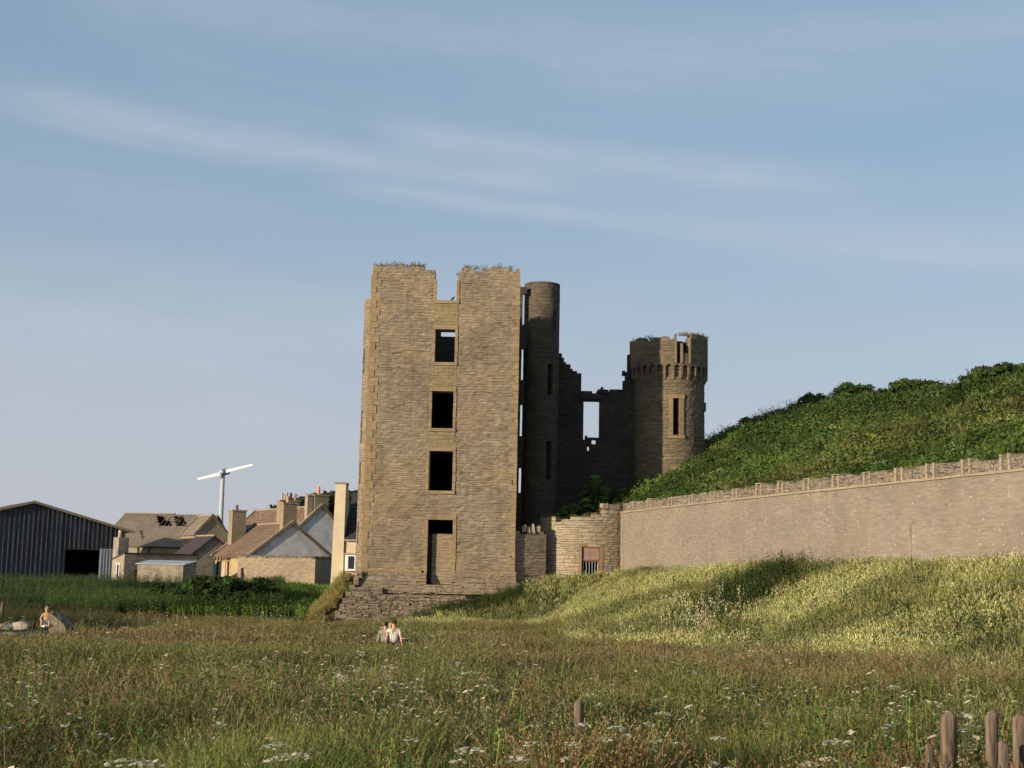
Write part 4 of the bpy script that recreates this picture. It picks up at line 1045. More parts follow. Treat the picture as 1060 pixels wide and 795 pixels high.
# ------------------------------------------------------------------ vegetation
def strip(p, dirs, widths, side):
    """ribbon through points p with half widths"""
    v = []
    for a, w_ in zip(p, widths): v += [a - side * w_, a + side * w_]
    f = [(2 * i, 2 * i + 1, 2 * i + 3, 2 * i + 2) for i in range(len(p) - 1)]
    return v, f
class T:
    def __init__(s): s.v = []; s.f = []; s.k = []
    def add(s, v, f, k):
        o = len(s.v); s.v += [tuple(a) for a in v]; s.f += [tuple(i + o for i in q) for q in f]; s.k += [k] * len(v)
    def quad(s, c, a, b, k): s.add([c - a - b, c + a - b, c + a + b, c - a + b], [(0, 1, 2, 3)], k)
    def arr(s): return np.array(s.v, float), np.array(s.f, int), np.array(s.k, int)
def V(*a): return np.array(a, float)
def tuft(rg, n, h, spread, wd, bend, heads=0., hs=.012, hl=.22, seg=2, kind=0, hk=1, nh=8, hq=3.0):
    t = T()
    for i in range(n):
        a = rg.uniform(0, 6.283); r = spread * math.sqrt(rg.random()); b = V(r * math.cos(a), r * math.sin(a), 0)
        la = a + rg.uniform(-1, 1); hh = h * rg.uniform(.6, 1.1); lean = bend * rg.uniform(.2, 1) * hh
        sd = V(math.cos(la + 1.57 + rg.uniform(-.6, .6)), math.sin(la + 1.57), 0); pts = []
        for q in range(seg + 1):
            u = q / seg; pts.append(b + V(math.cos(la), math.sin(la), 0) * lean * u * u + V(0, 0, hh * (u - .12 * bend * u * u)))
        head = rg.random() < heads
        ws = [wd * (.45 if head else 1), *[wd * (.4 if head else .85)] * (seg - 1), wd * (.3 if head else .12)]
        v, f = strip(pts, None, ws, sd); t.add(v, f, kind)
        if head:
            top = pts[-1]; dirn = (pts[-1] - pts[-2]); dirn = dirn / np.linalg.norm(dirn)
            for q in range(nh):
                c = top - dirn * hl * h * q / nh + V(*(rg.uniform(-hs, hs) for _ in range(2)), 0) * (.6 + 2.2 * q / nh)
                a2 = rg.uniform(0, 6.28); t.quad(c, V(math.cos(a2), math.sin(a2), rg.uniform(-.5, .5)) * hs * .5, (dirn + V(math.cos(a2 + 1), math.sin(a2 + 1), 0) * .3) * hs * hq * .5, hk)
    return t.arr()
def leafy(rg, n, h, lsz, rad, kinds=(0, 1), stem=True, up=.3, top=0):
    """leafy weed stem"""
    t = T()
    if stem: v, f = strip([V(0, 0, 0), V(.01, 0, h * .5), V(0, .01, h)], None, [.006, .005, .003], V(1, 0, 0)); t.add(v, f, kinds[0])
    for i in range(n):
        u = (i + .5) / n; a = i * 2.4 + rg.uniform(-.3, .3); d = V(math.cos(a), math.sin(a), up + rg.uniform(-.35, .35)); d /= np.linalg.norm(d)
        s_ = np.cross(d, V(0, 0, 1)); s_ /= np.linalg.norm(s_) + 1e-9; L_ = lsz * rg.uniform(.7, 1.2) * (1.15 - u * .6)
        c = V(0, 0, h * (.08 + .9 * u)) + d * rad * (1.1 - u) * rg.random()
        p = [c, c + d * L_ * .5, c + d * L_ + V(0, 0, -L_ * .3)]
        v, f = strip(p, None, [L_ * .08, L_ * .26, L_ * .03], s_); t.add(v, f, kinds[int(rg.random() < .35)])
    for i in range(top):
        c = V(rg.uniform(-.03, .03), rg.uniform(-.03, .03), h * rg.uniform(.72, 1.05)); a = rg.uniform(0, 6.28); t.quad(c, V(math.cos(a), math.sin(a), .3) * .006, V(0, 0, .012), 2)
    return t.arr()
def clump(rg, n, rad, lsz, kinds=(0, 1), squash=.8, shell=.55):
    t = T()
    for i in range(n):
        d = np.array([rg.gauss(0, 1), rg.gauss(0, 1), abs(rg.gauss(0, 1)) * .9]); d /= np.linalg.norm(d)
        r = rad * (shell + (1 - shell) * rg.random()) * rg.uniform(.8, 1.12); c = d * r * V(1, 1, squash)
        a = np.array([rg.gauss(0, 1) for _ in range(3)]); nrm = d + a * .55; nrm /= np.linalg.norm(nrm)
        s_ = np.cross(nrm, V(rg.random(), rg.random(), rg.random() - .5)); s_ /= np.linalg.norm(s_) + 1e-9; b = np.cross(nrm, s_); L_ = lsz * rg.uniform(.6, 1.3)
        t.add([c - b * L_, c + s_ * L_ * .55 - b * L_ * .1, c + b * L_, c - s_ * L_ * .55 - b * L_ * .1], [(0, 1, 2, 3)], kinds[int(rg.random() < .3)])
    return t.arr()
def umbel(rg, h, R_, heads, fine=True, ids=False):
    """flat-topped white flowering weed: branching stem, feathery leaves, plates of tiny flowers"""
    t = T(); v, f = strip([V(0, 0, 0), V(.02, .01, h * .6), V(0, 0, h)], None, [.010, .008, .004], V(1, 0, 0)); t.add(v, f, 0); hid = [-1]
    for k in range(heads):
        a = rg.uniform(0, 6.28); o = 0 if k == 0 else rg.uniform(.6, 2.0) * R_; z = h - (0 if k == 0 else rg.uniform(.02, .30)); r = R_ * (1 if k == 0 else rg.uniform(.45, .8))
        c = V(math.cos(a) * o, math.sin(a) * o, z)
        if k: v, f = strip([V(0, 0, h * .62), c * V(.5, .5, 1) + V(0, 0, -.12), c], None, [.005, .004, .003], V(.7, .7, 0)); t.add(v, f, 0)
        m_ = int((46 if fine else 9) * (r / .09) ** 1)
        for i in range(m_):
            rr = r * math.sqrt(rg.random()); b = rg.uniform(0, 6.28); q = c + V(math.cos(b) * rr, math.sin(b) * rr, .025 * (1 - (rr / r) ** 2) + rg.uniform(-.008, .008)); s_ = (.010 if fine else .017) * rg.uniform(.7, 1.3)
            e = V(rg.uniform(-.4, .4), rg.uniform(-.4, .4), 1); t.quad(q, V(s_, 0, -s_ * e[0]), V(0, s_, -s_ * e[1]), 1); hid += [-1] * (len(t.f) - len(hid)); hid[-1] = k
            if fine and i % 4 == 0: v, f = strip([c - V(0, 0, .05), q], None, [.0015, .0015], V(1, 0, 0)); t.add(v, f, 0)
    for i in range(10 if fine else 4):
        a = rg.uniform(0, 6.28); z = h * rg.uniform(.1, .7); d = V(math.cos(a), math.sin(a), .35)
        for j in range(4):
            c = V(0, 0, z) + d * (.05 + .05 * j); s_ = np.cross(d, V(0, 0, 1)); v, f = strip([c, c + d * .05 + s_ * .04 * (-1) ** j, c + d * .07 + s_ * .09 * (-1) ** j], None, [.006, .014, .003], d * .5 + V(0, 0, .3)); t.add(v, f, 0)
    hid += [-1] * (len(t.f) - len(hid))
    return (*t.arr(), np.array(hid)) if ids else t.arr()

def scatter(name, temps, x, y, z, sc_, tints, tilt=.1, mat='leafage', which=None, sz=None):
    """one mesh made of many small plants. tints: (n, kinds, 3)"""
    n = len(x); which = NR.integers(0, len(temps), n) if which is None else which
    VV = []; FF = []; CC = []; o = 0
    rot = NR.uniform(0, 2 * np.pi, n); tx = NR.normal(0, tilt, n); ty = NR.normal(0, tilt, n)
    sz = sc_ if sz is None else sz
    for k, (v, f, kd) in enumerate(temps):
        I = np.where(which == k)[0]
        if not len(I): continue
        c, s = np.cos(rot[I])[:, None], np.sin(rot[I])[:, None]
        X_ = (v[None, :, 0] * c - v[None, :, 1] * s) * sc_[I, None]; Y_ = (v[None, :, 0] * s + v[None, :, 1] * c) * sc_[I, None]; Z_ = v[None, :, 2] * sz[I, None]
        X_ = X_ + Z_ * tx[I, None]; Y_ = Y_ + Z_ * ty[I, None]
        P_ = np.stack([X_ + x[I, None], Y_ + y[I, None], Z_ + z[I, None]], -1).reshape(-1, 3)
        F_ = (f[None] + (np.arange(len(I)) * len(v))[:, None, None]).reshape(-1, 4) + o
        C_ = tints[I][:, kd, :].reshape(-1, 3)
        VV.append(P_); FF.append(F_); CC.append(C_); o += len(P_)
    return npmesh(name, np.concatenate(VV), np.concatenate(FF), mat, np.concatenate(CC))
def tint(n, cols, var=.18, f=None):
    """cols: per kind a colour or an (n, 3) array"""
    br = (1 + NR.normal(0, var, (n, 1))).clip(.45, 1.7); out = []
    for c in cols:
        c = np.broadcast_to(np.array(c, float), (n, 3)); out.append(c * br * (1 + NR.normal(0, .06, (n, 3))))
    return np.clip(np.stack(out, 1), .004, .9)
def lerp(a, b, t): return np.array(a)[None] * (1 - t[:, None]) + np.array(b)[None] * t[:, None]

rg = random.Random(5)
# --- meadow: density falls with the square of distance
def meadow(n, r0, r1, a0=-25, a1=25):
    r = np.exp(NR.uniform(np.log(r0), np.log(r1), n)); a = np.radians(NR.uniform(a0, a1, n)); return r * np.sin(a), r * np.cos(a)
def on_meadow(x, y):
    d, zc, fr = crest(x, y); rock = (x < -15.2) & (np.abs(y - 52) < 7)
    return fr & (d > 4.8 + 3.0 * sstep(64, 46, y) * (x > 2)) & ~(rock & (NR.random(len(x)) < .9)) 
def patches(x, y):
    """0 green .. 1 brown"""
    b = pn(x, y * .55, .55, 7); b2 = pn(x, y, .16, 8)
    far = sstep(19, 34, y); q = np.clip((b - .5) * 1.1 + (b2 - .5) * 1.3 + .14 + far * .40, 0, 1)
    green = np.exp(-((x + 9.5) / 3.8) ** 2 - ((y - 30) / 4.5) ** 2) + np.exp(-((x - 7) / 4.0) ** 2 - ((y - 18.5) / 2.2) ** 2) + .7 * np.exp(-((x + 14) / 6) ** 2 - ((y - 62) / 6) ** 2)
    return np.clip(q - green * .7, 0, 1)
G0, G1 = (.085, .14, .024), (.215, .26, .055)
BR, ST = (.225, .155, .082), (.34, .27, .13)
def meadow_layer(name, temps, n, r0, r1, hmin, hmax, var=.22, headc=None, brown_only=False, green_only=False):
    x, y = meadow(n, r0, r1); k = on_meadow(x, y); x, y = x[k], y[k]; q = patches(x, y)
    if brown_only: k = NR.random(len(x)) < q * 1.15; x, y, q = x[k], y[k], q[k]
    if green_only: k = NR.random(len(x)) < 1.15 - q; x, y, q = x[k], y[k], q[k]
    n = len(x); g = ground(x, y) - .03; s = NR.uniform(hmin, hmax, n) * (.75 + .5 * pn(x, y, .8, 9)); s = s * (1 - .35 * sstep(30, 60, y)) * np.where((x > 1.2) & (y < 16) & (y > 11), .85, 1); s = s * (1 - .62 * np.exp(-((x + 4.0) / 1.5) ** 2 - ((y - 43.2) / 3.2) ** 2)) * (1 - .5 * np.exp(-((x + 7.5) / 3) ** 2 - ((y - 67) / 3.5) ** 2)) * (1 - .5 * np.exp(-((x + 19) / 2.5) ** 2 - ((y - 55) / 5) ** 2))
    leaf = lerp(G0, G1, pn(x, y, 1.7, 12)); leaf = leaf * (1 - .55 * q[:, None]) + np.array((.17, .14, .055)) * .55 * q[:, None]; leaf = leaf * (.42 + .95 * pn(x, y * .6, .9, 77))[:, None]
    leaf = np.where((NR.random(n) < .10)[:, None], np.array(ST) * .8, leaf)
    head = lerp((.20, .17, .07), BR, np.clip(q * 1.5, 0, 1)) if headc is None else headc
    o = scatter(name, temps, x, y, g, s, tint(n, (leaf, head, head), var), .10)
    return o
nearT = [tuft(rg, 24, .9, .15, .0038, .55, .35, .006, .26, 3, nh=10) for _ in range(5)]
midT = [tuft(rg, 17, .8, .2, .0065, .5, .5, .011, .30, 2, nh=7) for _ in range(5)]
farT = [tuft(rg, 13, .62, .32, .012, .35, .6, .020, .34, 2, nh=4, hq=4.) for _ in range(4)]
tag(meadow_layer('meadow_grass', nearT, 15000, 5.5, 17, .7, 1.1), kind='stuff')
tag(meadow_layer('meadow_grass', midT, 20000, 14, 34, .65, 1.05), kind='stuff')
tag(meadow_layer('meadow_grass', farT, 26000, 28, 84, .65, 1.0, .16), kind='stuff')
weedN = [leafy(rg, 26, .85, .11, .05, top=8) for _ in range(4)]
weedF = [leafy(rg, 16, .7, .17, .10, top=6) for _ in range(3)]
tag(meadow_layer('meadow_weeds', weedN, 2600, 6, 20, .6, 1.15, .25, green_only=True), kind='stuff')
tag(meadow_layer('meadow_weeds', weedF, 2200, 18, 60, .5, 1.0, .25, green_only=True), kind='stuff')

n = 3000; x, y = meadow(n, 6.2, 26); k = pn(x, y, .9, 61) > .46; x, y = x[k], y[k]; n = len(x); c = lerp((.06, .10, .018), (.22, .27, .06), NR.random(n) ** 1.3)
tag(scatter('meadow_weeds', [leafy(rg, 20, .95, .13, .10, up=.5) for _ in range(4)], x, y, ground(x, y), NR.uniform(.75, 1.28, n), tint(n, (c, c * 1.2, c), .2), .2), kind='stuff')
n = 900; x, y = meadow(n, 8, 45); k = pn(x, y, .6, 62) > .52; x, y = x[k], y[k]; n = len(x)
tag(scatter('seeding_grass', [tuft(rg, 6, 1.0, .16, .004, .8, 1.0, .008, .3, 3, nh=14, hq=2.2) for _ in range(3)], x, y, ground(x, y), NR.uniform(.85, 1.15, n), tint(n, ((.26, .24, .10), (.42, .36, .20), (.4, .3, .2)), .2), .2), kind='stuff')
# russet dock and dead stalks at the lower right and along the old fence
dockT = [tuft(rg, 9, 1.0, .16, .005, .4, .9, .011, .42, 3, nh=18, hq=1.6) for _ in range(4)]
n = 620; x = NR.uniform(1.5, 7.0, n); y = NR.uniform(9.5, 14.5, n); k = NR.random(n) < sstep(1.0, 3.5, x) * (.25 + pn(x, y, 1.5, 3)); x, y = x[k], y[k]; n = len(x)
rus = lerp((.26, .12, .055), (.36, .24, .12), NR.random(n))
tag(scatter('dock_stalks', dockT, x, y, ground(x, y), NR.uniform(.75, 1.0, n), tint(n, ((.14, .11, .05), rus, rus), .25), .12), kind='stuff')
n = 260; x = NR.uniform(-9, 1.5, n); y = NR.uniform(8, 24, n)
rus = lerp((.24, .14, .07), (.30, .24, .12), NR.random(n))
tag(scatter('dock_stalks', dockT, x, y, ground(x, y), NR.uniform(.8, 1.1, n), tint(n, ((.14, .11, .05), rus, rus), .25), .12), kind='stuff')

# weeds crowding the feet of the old posts
for (x0, x1, y0, y1, m_, smin, smax) in ((3.0, 5.8, 10.6, 12.2, 700, .80, 1.08), (1.7, 3.0, 10.7, 11.8, 240, .9, 1.12), (.2, 1.2, 11.4, 12.8, 240, 1.0, 1.28)):
    x = NR.uniform(x0, x1, m_); y = NR.uniform(y0, y1, m_); rus = lerp((.24, .125, .06), (.22, .20, .08), NR.random(m_))
    tag(scatter('dock_stalks', dockT + nearT, x, y, ground(x, y), NR.uniform(smin, smax, m_), tint(m_, (rus * .6, rus, rus), .3), .16), kind='stuff')
# --- bank below the long wall: pale seed heads
def in_bank(x, y, d0, d1):
    d, zc, fr = crest(x, y); return fr & (d > d0) & (d < d1) & (x > -6.5), d
n = 80000; x = NR.uniform(-7, 26, n); y = NR.uniform(16, 72.5, n); dl = 5.6 + 3.2 * sstep(64, 46, y); ok, d = in_bank(x, y, .12, 9.6); edge = NR.random(n) < sstep(dl + 1.2, dl - .6, d + (pn(x, y, .7, 17) - .5) * 2.4)
k = ok & edge & (NR.random(n) < np.clip(48 / np.maximum(y, 20), .6, 1.6) * .8); x, y, d = x[k], y[k], d[k]; n = len(x)
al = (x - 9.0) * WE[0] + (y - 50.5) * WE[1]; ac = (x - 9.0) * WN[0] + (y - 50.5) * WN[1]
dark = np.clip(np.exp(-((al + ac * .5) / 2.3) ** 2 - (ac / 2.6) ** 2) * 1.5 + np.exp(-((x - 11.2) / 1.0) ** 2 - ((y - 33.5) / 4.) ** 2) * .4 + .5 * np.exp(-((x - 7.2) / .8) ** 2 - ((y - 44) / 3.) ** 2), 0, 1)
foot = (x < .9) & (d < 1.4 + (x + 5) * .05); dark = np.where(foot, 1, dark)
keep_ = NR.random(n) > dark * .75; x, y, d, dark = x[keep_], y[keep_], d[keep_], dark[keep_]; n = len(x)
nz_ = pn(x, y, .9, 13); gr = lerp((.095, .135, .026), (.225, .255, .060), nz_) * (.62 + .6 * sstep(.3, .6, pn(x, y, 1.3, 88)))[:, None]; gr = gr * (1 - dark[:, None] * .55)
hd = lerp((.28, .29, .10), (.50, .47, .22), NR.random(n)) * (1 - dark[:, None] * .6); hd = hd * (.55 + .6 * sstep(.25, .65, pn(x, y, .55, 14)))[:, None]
bankT = [tuft(rg, 12, .55, .22, .012, .35, .75, .024, .30, 2, nh=4, hq=2.6) for _ in range(4)]
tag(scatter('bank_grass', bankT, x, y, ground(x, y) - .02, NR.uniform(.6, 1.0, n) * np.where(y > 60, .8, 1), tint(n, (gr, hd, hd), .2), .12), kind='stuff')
# nettles: dark tall weeds in streaks on the bank and under the castle
netT = [leafy(rg, 22, .9, .16, .09, up=.1) for _ in range(4)]
def nettles(name, x, y, s, c0=(.035, .062, .014), c1=(.07, .115, .028), z=None, var=.22):
    n = len(x); c = lerp(c0, c1, NR.random(n)); tag(scatter(name, netT, x, y, (ground(x, y) if z is None else z) - .03, s, tint(n, (c * .9, c * 1.25, c), var), .12), kind='stuff')
n = 26000; x = NR.uniform(-6, 16, n); y = NR.uniform(28, 70, n); ok, d = in_bank(x, y, .1, 7)
al = (x - 9.0) * WE[0] + (y - 50.5) * WE[1]; ac = (x - 9.0) * WN[0] + (y - 50.5) * WN[1]
dk = np.exp(-((al + ac * .5) / 2.3) ** 2 - (ac / 2.6) ** 2) * 2.2 + np.exp(-((x - 11.2) / 1.0) ** 2 - ((y - 33.5) / 4.) ** 2) * .5 + ((x < .9) & (d < 1.4)) * .9 + .35 * np.exp(-((x - 7.2) / .8) ** 2 - ((y - 44) / 3.) ** 2)
k = ok & (NR.random(n) < dk * .75); nettles('nettles', x[k], y[k], NR.uniform(.6, 1.1, k.sum()) * np.where(x[k] < .9, .5, 1))
n = 1500; x = NR.uniform(-5.5, .9, n); y = NR.uniform(67.2, 69.6, n); d_, zc__, fr_ = crest(x, y); k = fr_ & (d_ < 1.9) & (x > -4.6 - (69.2 - y) * .2)
nettles('nettles', x[k], y[k], NR.uniform(.3, .55, k.sum()), (.05, .08, .02), (.09, .13, .035))
# cream flower spikes standing out of the nettles
n = 60; y = NR.normal(47.5, 2.4, n); x = 6.4 + NR.normal(0, .8, n)
tag(scatter('bank_grass', [tuft(rg, 5, .9, .13, .010, .25, 1.0, .028, .35, 2, nh=7, hq=2)], x, y, ground(x, y), NR.uniform(.7, 1.1, n), tint(n, ((.14, .16, .05), (.50, .45, .27), (.5, .45, .27)), .2), .1), kind='stuff')

# --- left: nettle belt, bushes and green mound before the village
def belt(name, n, pxa, pxb, ya, yb, s0, s1, c0, c1, seed, hgt=None):
    px = NR.uniform(pxa, pxb, n); y = NR.uniform(ya, yb, n); x = (px - 530) * y / 1400; k = pn(x, y, .3, seed) > .22; nettles(name, x[k], y[k], NR.uniform(s0, s1, k.sum()), c0, c1)
belt('nettles', 9500, -60, 300, 70, 98, .75, 1.25, (.05, .078, .020), (.125, .16, .045), 31)
belt('nettles', 4200, 60, 300, 70, 80, .8, 1.2, (.08, .13, .028), (.14, .20, .045), 32)
belt('nettles', 3500, -60, 130, 60, 72, .5, .9, (.09, .10, .035), (.15, .14, .05), 33)
n = 5200; x = NR.uniform(-19, -8.5, n); y = NR.uniform(70, 96, n); k = (np.abs((x / y) + .165) < .075); x, y = x[k], y[k]; n = len(x); c = lerp((.09, .16, .03), (.15, .22, .05), NR.random(n))
tag(scatter('mound_grass', farT, x, y, ground(x, y), NR.uniform(.6, 1.0, n), tint(n, (c, c * 1.15, c), .15), .1), kind='stuff')
# dry yellow grass down the left flank of the footing
n = 1500; x = NR.uniform(-9.9, -8.0, n); y = NR.uniform(68.4, 72, n); k = (x < -8.0 - .0) & (x > -9.9 + .0) & ((y < 70.5) | (x < -8.3)); lim = -7.6 + ground(x, y) * .52; k &= (x < lim - .1) & (x > lim - 1.2); x, y = x[k], y[k]; n = len(x)
c = lerp((.26, .22, .075), (.36, .30, .12), NR.random(n)); tag(scatter('dry_grass', bankT, x, y, ground(x, y), NR.uniform(.5, .8, n), tint(n, (c, c, c), .15), .12), kind='stuff')

# --- hillside shrubs
hillT = [clump(rg, 90, .55, .085) for _ in range(5)]
n = 21000; s_ = NR.uniform(-50, 52, n); d = .35 + 27 * NR.random(n) ** .8; x = WO[0] + s_ * WE[0] + d * WN[0]; y = WO[1] + s_ * WE[1] + d * WN[1]
az_ = np.arctan2(x, y); k = (az_ > -.02) & (az_ < R(29)) & (y > 24); tur_ = np.hypot(x - TX, y - TY) < TR + .1; k &= ~tur_ & ~((y > 77.0) & (x < 7.2)) & ~((y > 74.5) & (x < 5.9)) & ~((y > 78.3) & (x < 9)) 
k &= NR.random(n) < np.clip(1.3 - (y - 70) * .02, .35, 1)
x, y, s_, d = x[k], y[k], s_[k], d[k]; n = len(x)
z = hill_z(s_, d); b1_ = pn(x, y, .22, 41); b2_ = pn(x, y, .9, 42); sz = (.42 + .75 * NR.random(n) ** 2 + .35 * sstep(.5, .8, b2_)) * (.65 + .35 * sstep(.5, 4, d)) * (1 + .25 * sstep(9, 17, d))
br_ = sstep(.50, .70, b1_) * sstep(-5, 8, s_) * .5 * sstep(15, 11, d)
g_ = lerp((.045, .085, .016), (.105, .155, .035), sstep(.3, .7, pn(x, y, .5, 43))) ; g_ = g_ * (1 - br_[:, None] * .6) + np.array((.135, .105, .035)) * .6 * br_[:, None]
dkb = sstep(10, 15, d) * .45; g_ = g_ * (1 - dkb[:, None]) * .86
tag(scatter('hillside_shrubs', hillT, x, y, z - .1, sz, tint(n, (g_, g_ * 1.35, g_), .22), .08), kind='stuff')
n2 = 2600; i_ = NR.integers(0, len(x), n2); x2 = x[i_] + NR.normal(0, .4, n2); y2 = y[i_] + NR.normal(0, .4, n2)
hs_ = (x2 - WO[0]) * WE[0] + (y2 - WO[1]) * WE[1]; hd_ = (x2 - WO[0]) * WN[0] + (y2 - WO[1]) * WN[1]; k = (hd_ > .8) & (np.hypot(x2 - TX, y2 - TY) > TR + .15); x2, y2, hs_, hd_ = x2[k], y2[k], hs_[k], hd_[k]
b_ = pn(x2, y2, .22, 41); cc = lerp((.07, .12, .025), (.16, .19, .05), NR.random(len(x2))); cc = np.where(((b_ > .55) & (hd_ < 12))[:, None], lerp((.12, .13, .035), (.20, .18, .06), NR.random(len(x2))), cc)
tag(scatter('bracken', netT + [tuft(rg, 14, .8, .25, .014, .8, .2, .02, .3, 2)], x2, y2, hill_z(hs_, hd_) + .1, NR.uniform(.45, .95, len(x2)), tint(len(x2), (cc, cc * 1.15, cc), .2), .25), kind='stuff')
# pale flower flecks among them
k = NR.random(n) < .10; m_ = k.sum(); ft = T()
for i in range(9): a = rg.uniform(0, 6.28); r_ = rg.uniform(0, .4); ft.quad(V(math.cos(a) * r_, math.sin(a) * r_, .42 + rg.uniform(-.1, .1)), V(.022, 0, .01), V(0, .01, .02), 0)
tag(scatter('hillside_flowers', [ft.arr()], x[k], y[k], z[k], sz[k], tint(m_, ((.22, .23, .09),), .3), .1, 'flowers'), kind='stuff')

# skyline bushes, each its own plant
def bush(name, label, X_, Y_, Z_, r, h, col, n=26, group=None, cat='bush', leaf=.11, seed=0, lean=0):
    rg2 = random.Random(seed); b = thing(name, label, cat, (X_, Y_, Z_), group)
    st_ = MB(); tops_ = []
    for k in range(5):
        a = k * 1.26 + rg2.random(); t_ = Vector((X_ + math.cos(a) * r * .55, Y_ + math.sin(a) * r * .55, Z_ + h * rg2.uniform(.55, .8)))
        m_ = Vector((X_ + math.cos(a) * r * .2, Y_ + math.sin(a) * r * .2, Z_ + h * .35)); st_.tube([(X_ + math.cos(a) * .05, Y_ + math.sin(a) * .05, Z_ - .1), m_, t_], [.06, .045, .02], 6)
    st_.build('stem', 'timber_dark', b)
    tt = [clump(rg2, 70, 1.0, leaf / .45) for _ in range(3)]
    a = NR.uniform(0, 6.28, n); q = np.sqrt(NR.random(n)) * r * .8; u = NR.random(n); x = X_ + np.cos(a) * q + lean * u; y = Y_ + np.sin(a) * q; z = Z_ + h * (.02 + .72 * u * (1 - .55 * (q / r) ** 2)) 
    s = NR.uniform(.30, .55, n) * r * .62; c = lerp(np.array(col) * .7, np.array(col) * 1.25, NR.random(n))
    f = scatter('foliage', tt, x - X_, y - Y_, z - Z_, s, tint(n, (c, c * 1.3, c), .15), .1); f.parent = b
    return b
def hill_at(px, d0=None, Y=None):   # ground point on the hill under a pixel column
    best = None
    for k in range(200):
        y = 45 + k * .3; x = (px - 530 + (-4)) / 1400 * y; dd = (x - WO[0]) * WN[0] + (y - WO[1]) * WN[1]; ss = (x - WO[0]) * WE[0] + (y - WO[1]) * WE[1]
        if dd < .6: continue
        z = float(hill_z(np.array([ss]), np.array([dd]))[0]); e = z / y
        if best is None or e > best[0]: best = (e, x, y, z)
    return best[1:]
for px, r, h, lb, sd in ((892, 1.15, 1.9, 'round dark bush standing highest on the left half of the hill skyline', 1), (850, .9, 1.3, 'small dark bush on the hill skyline left of the highest round bush', 2),
                         (786, .8, 1.1, 'lowest skyline bush on the hill, nearest the castle turret', 3), (955, 1.2, 1.5, 'broad dark bush on the middle of the hill skyline', 4),
                         (1022, 1.0, 1.9, 'tall tufted bush on the hill skyline near the right edge', 5), (1050, 1.4, 1.5, 'wide bush on the hill skyline at the right edge of the view', 6), (920, .9, 1.2, 'low bush just right of the highest round bush on the hill skyline', 7)):
    X_, Y_, Z_ = hill_at(px); bush('bush', lb, X_, Y_, Z_ - .3, r * 1.25, h * .95, (.040, .072, .015), 85, 'bushes along the hill skyline', seed=sd)
# greenery inside the ruin
p = P(614, 512, 77.9); bush('climbing_ivy', 'column of dark ivy climbing the wall below the broken castle window', p.x, 77.3, 2.6, 1.0, 4.4, (.12, .19, .045), 110, seed=11, cat='ivy')
p = P(596, 525, 75.5); bush('bush', 'low dark bush in the castle shadow just behind the curved wall', p.x, 75.5, 1.3, 1.5, 3.5, (.11, .17, .04), 90, seed=12)
p = P(578, 530, 75); bush('bush', 'small bush between the round stair tower and the curved wall', p.x, 75.0, 1.3, .9, 3.0, (.10, .16, .04), 50, seed=13)
p = P(636, 520, 74.5); bush('bush', 'sunlit bush where the hillside meets the curved wall', p.x + .9, 75.4, 1.6, 1.5, 3.1, (.07, .12, .025), 50, seed=14)
# dark bushes at the village edge
for px, y, r, h, lb, sd in ((218, 73, 1.7, 2.3, 'dark bush in front of the ochre cottage side', 21), (248, 72, 1.8, 2.35, 'broad dark bush below the left end of the garden wall', 22), (276, 73, 1.3, 1.9, 'rounded dark bush at the right end of the village bush row', 23), (186, 75, 1.7, 1.9, 'dark bush at the left end of the village bush row', 24)):
    x = (px - 530) * y / 1400; bush('bush', lb, x, y, float(ground(np.array([x]), np.array([y]))[0]), r, h, (.030, .055, .013), 60, 'dark bushes before the village', leaf=.10, seed=sd)
# distant wood on the rise behind the village
n = 900; px = NR.uniform(268, 420, n); y = NR.uniform(225, 262, n); u = NR.random(n)
topy = np.interp(px, [268, 290, 300, 315, 332, 350, 372, 420], [530, 516, 509, 504, 500, 499, 497, 500])
zt_ = (590 - topy) * y / 1400; x = (px - 530) * y / 1400; z = -2 + (zt_ - 2.0) * (1 - (1 - u) ** 2)
c = lerp((.020, .036, .013), (.040, .060, .020), NR.random(n)); ft_ = [clump(rg, 90, 1.0, .2) for _ in range(4)]
tag(scatter('distant_wood', ft_, x, y, z, NR.uniform(1.6, 3.0, n), tint(n, (c, c * 1.2, c), .15), .08), kind='stuff')
n = 120; px = NR.uniform(176, 214, n); y = NR.uniform(200, 215, n); topy = np.interp(px, [176, 186, 196, 205, 214], [545, 539, 537, 533, 540]); u = NR.random(n)
x = (px - 530) * y / 1400; z = -2 + ((587 - topy) * y / 1400 - 1.0) * u; c = lerp((.020, .036, .013), (.040, .060, .020), NR.random(n))
tag(scatter('distant_wood', ft_, x, y, z, NR.uniform(.9, 1.6, n), tint(n, (c, c * 1.2, c), .15), .08), kind='stuff')

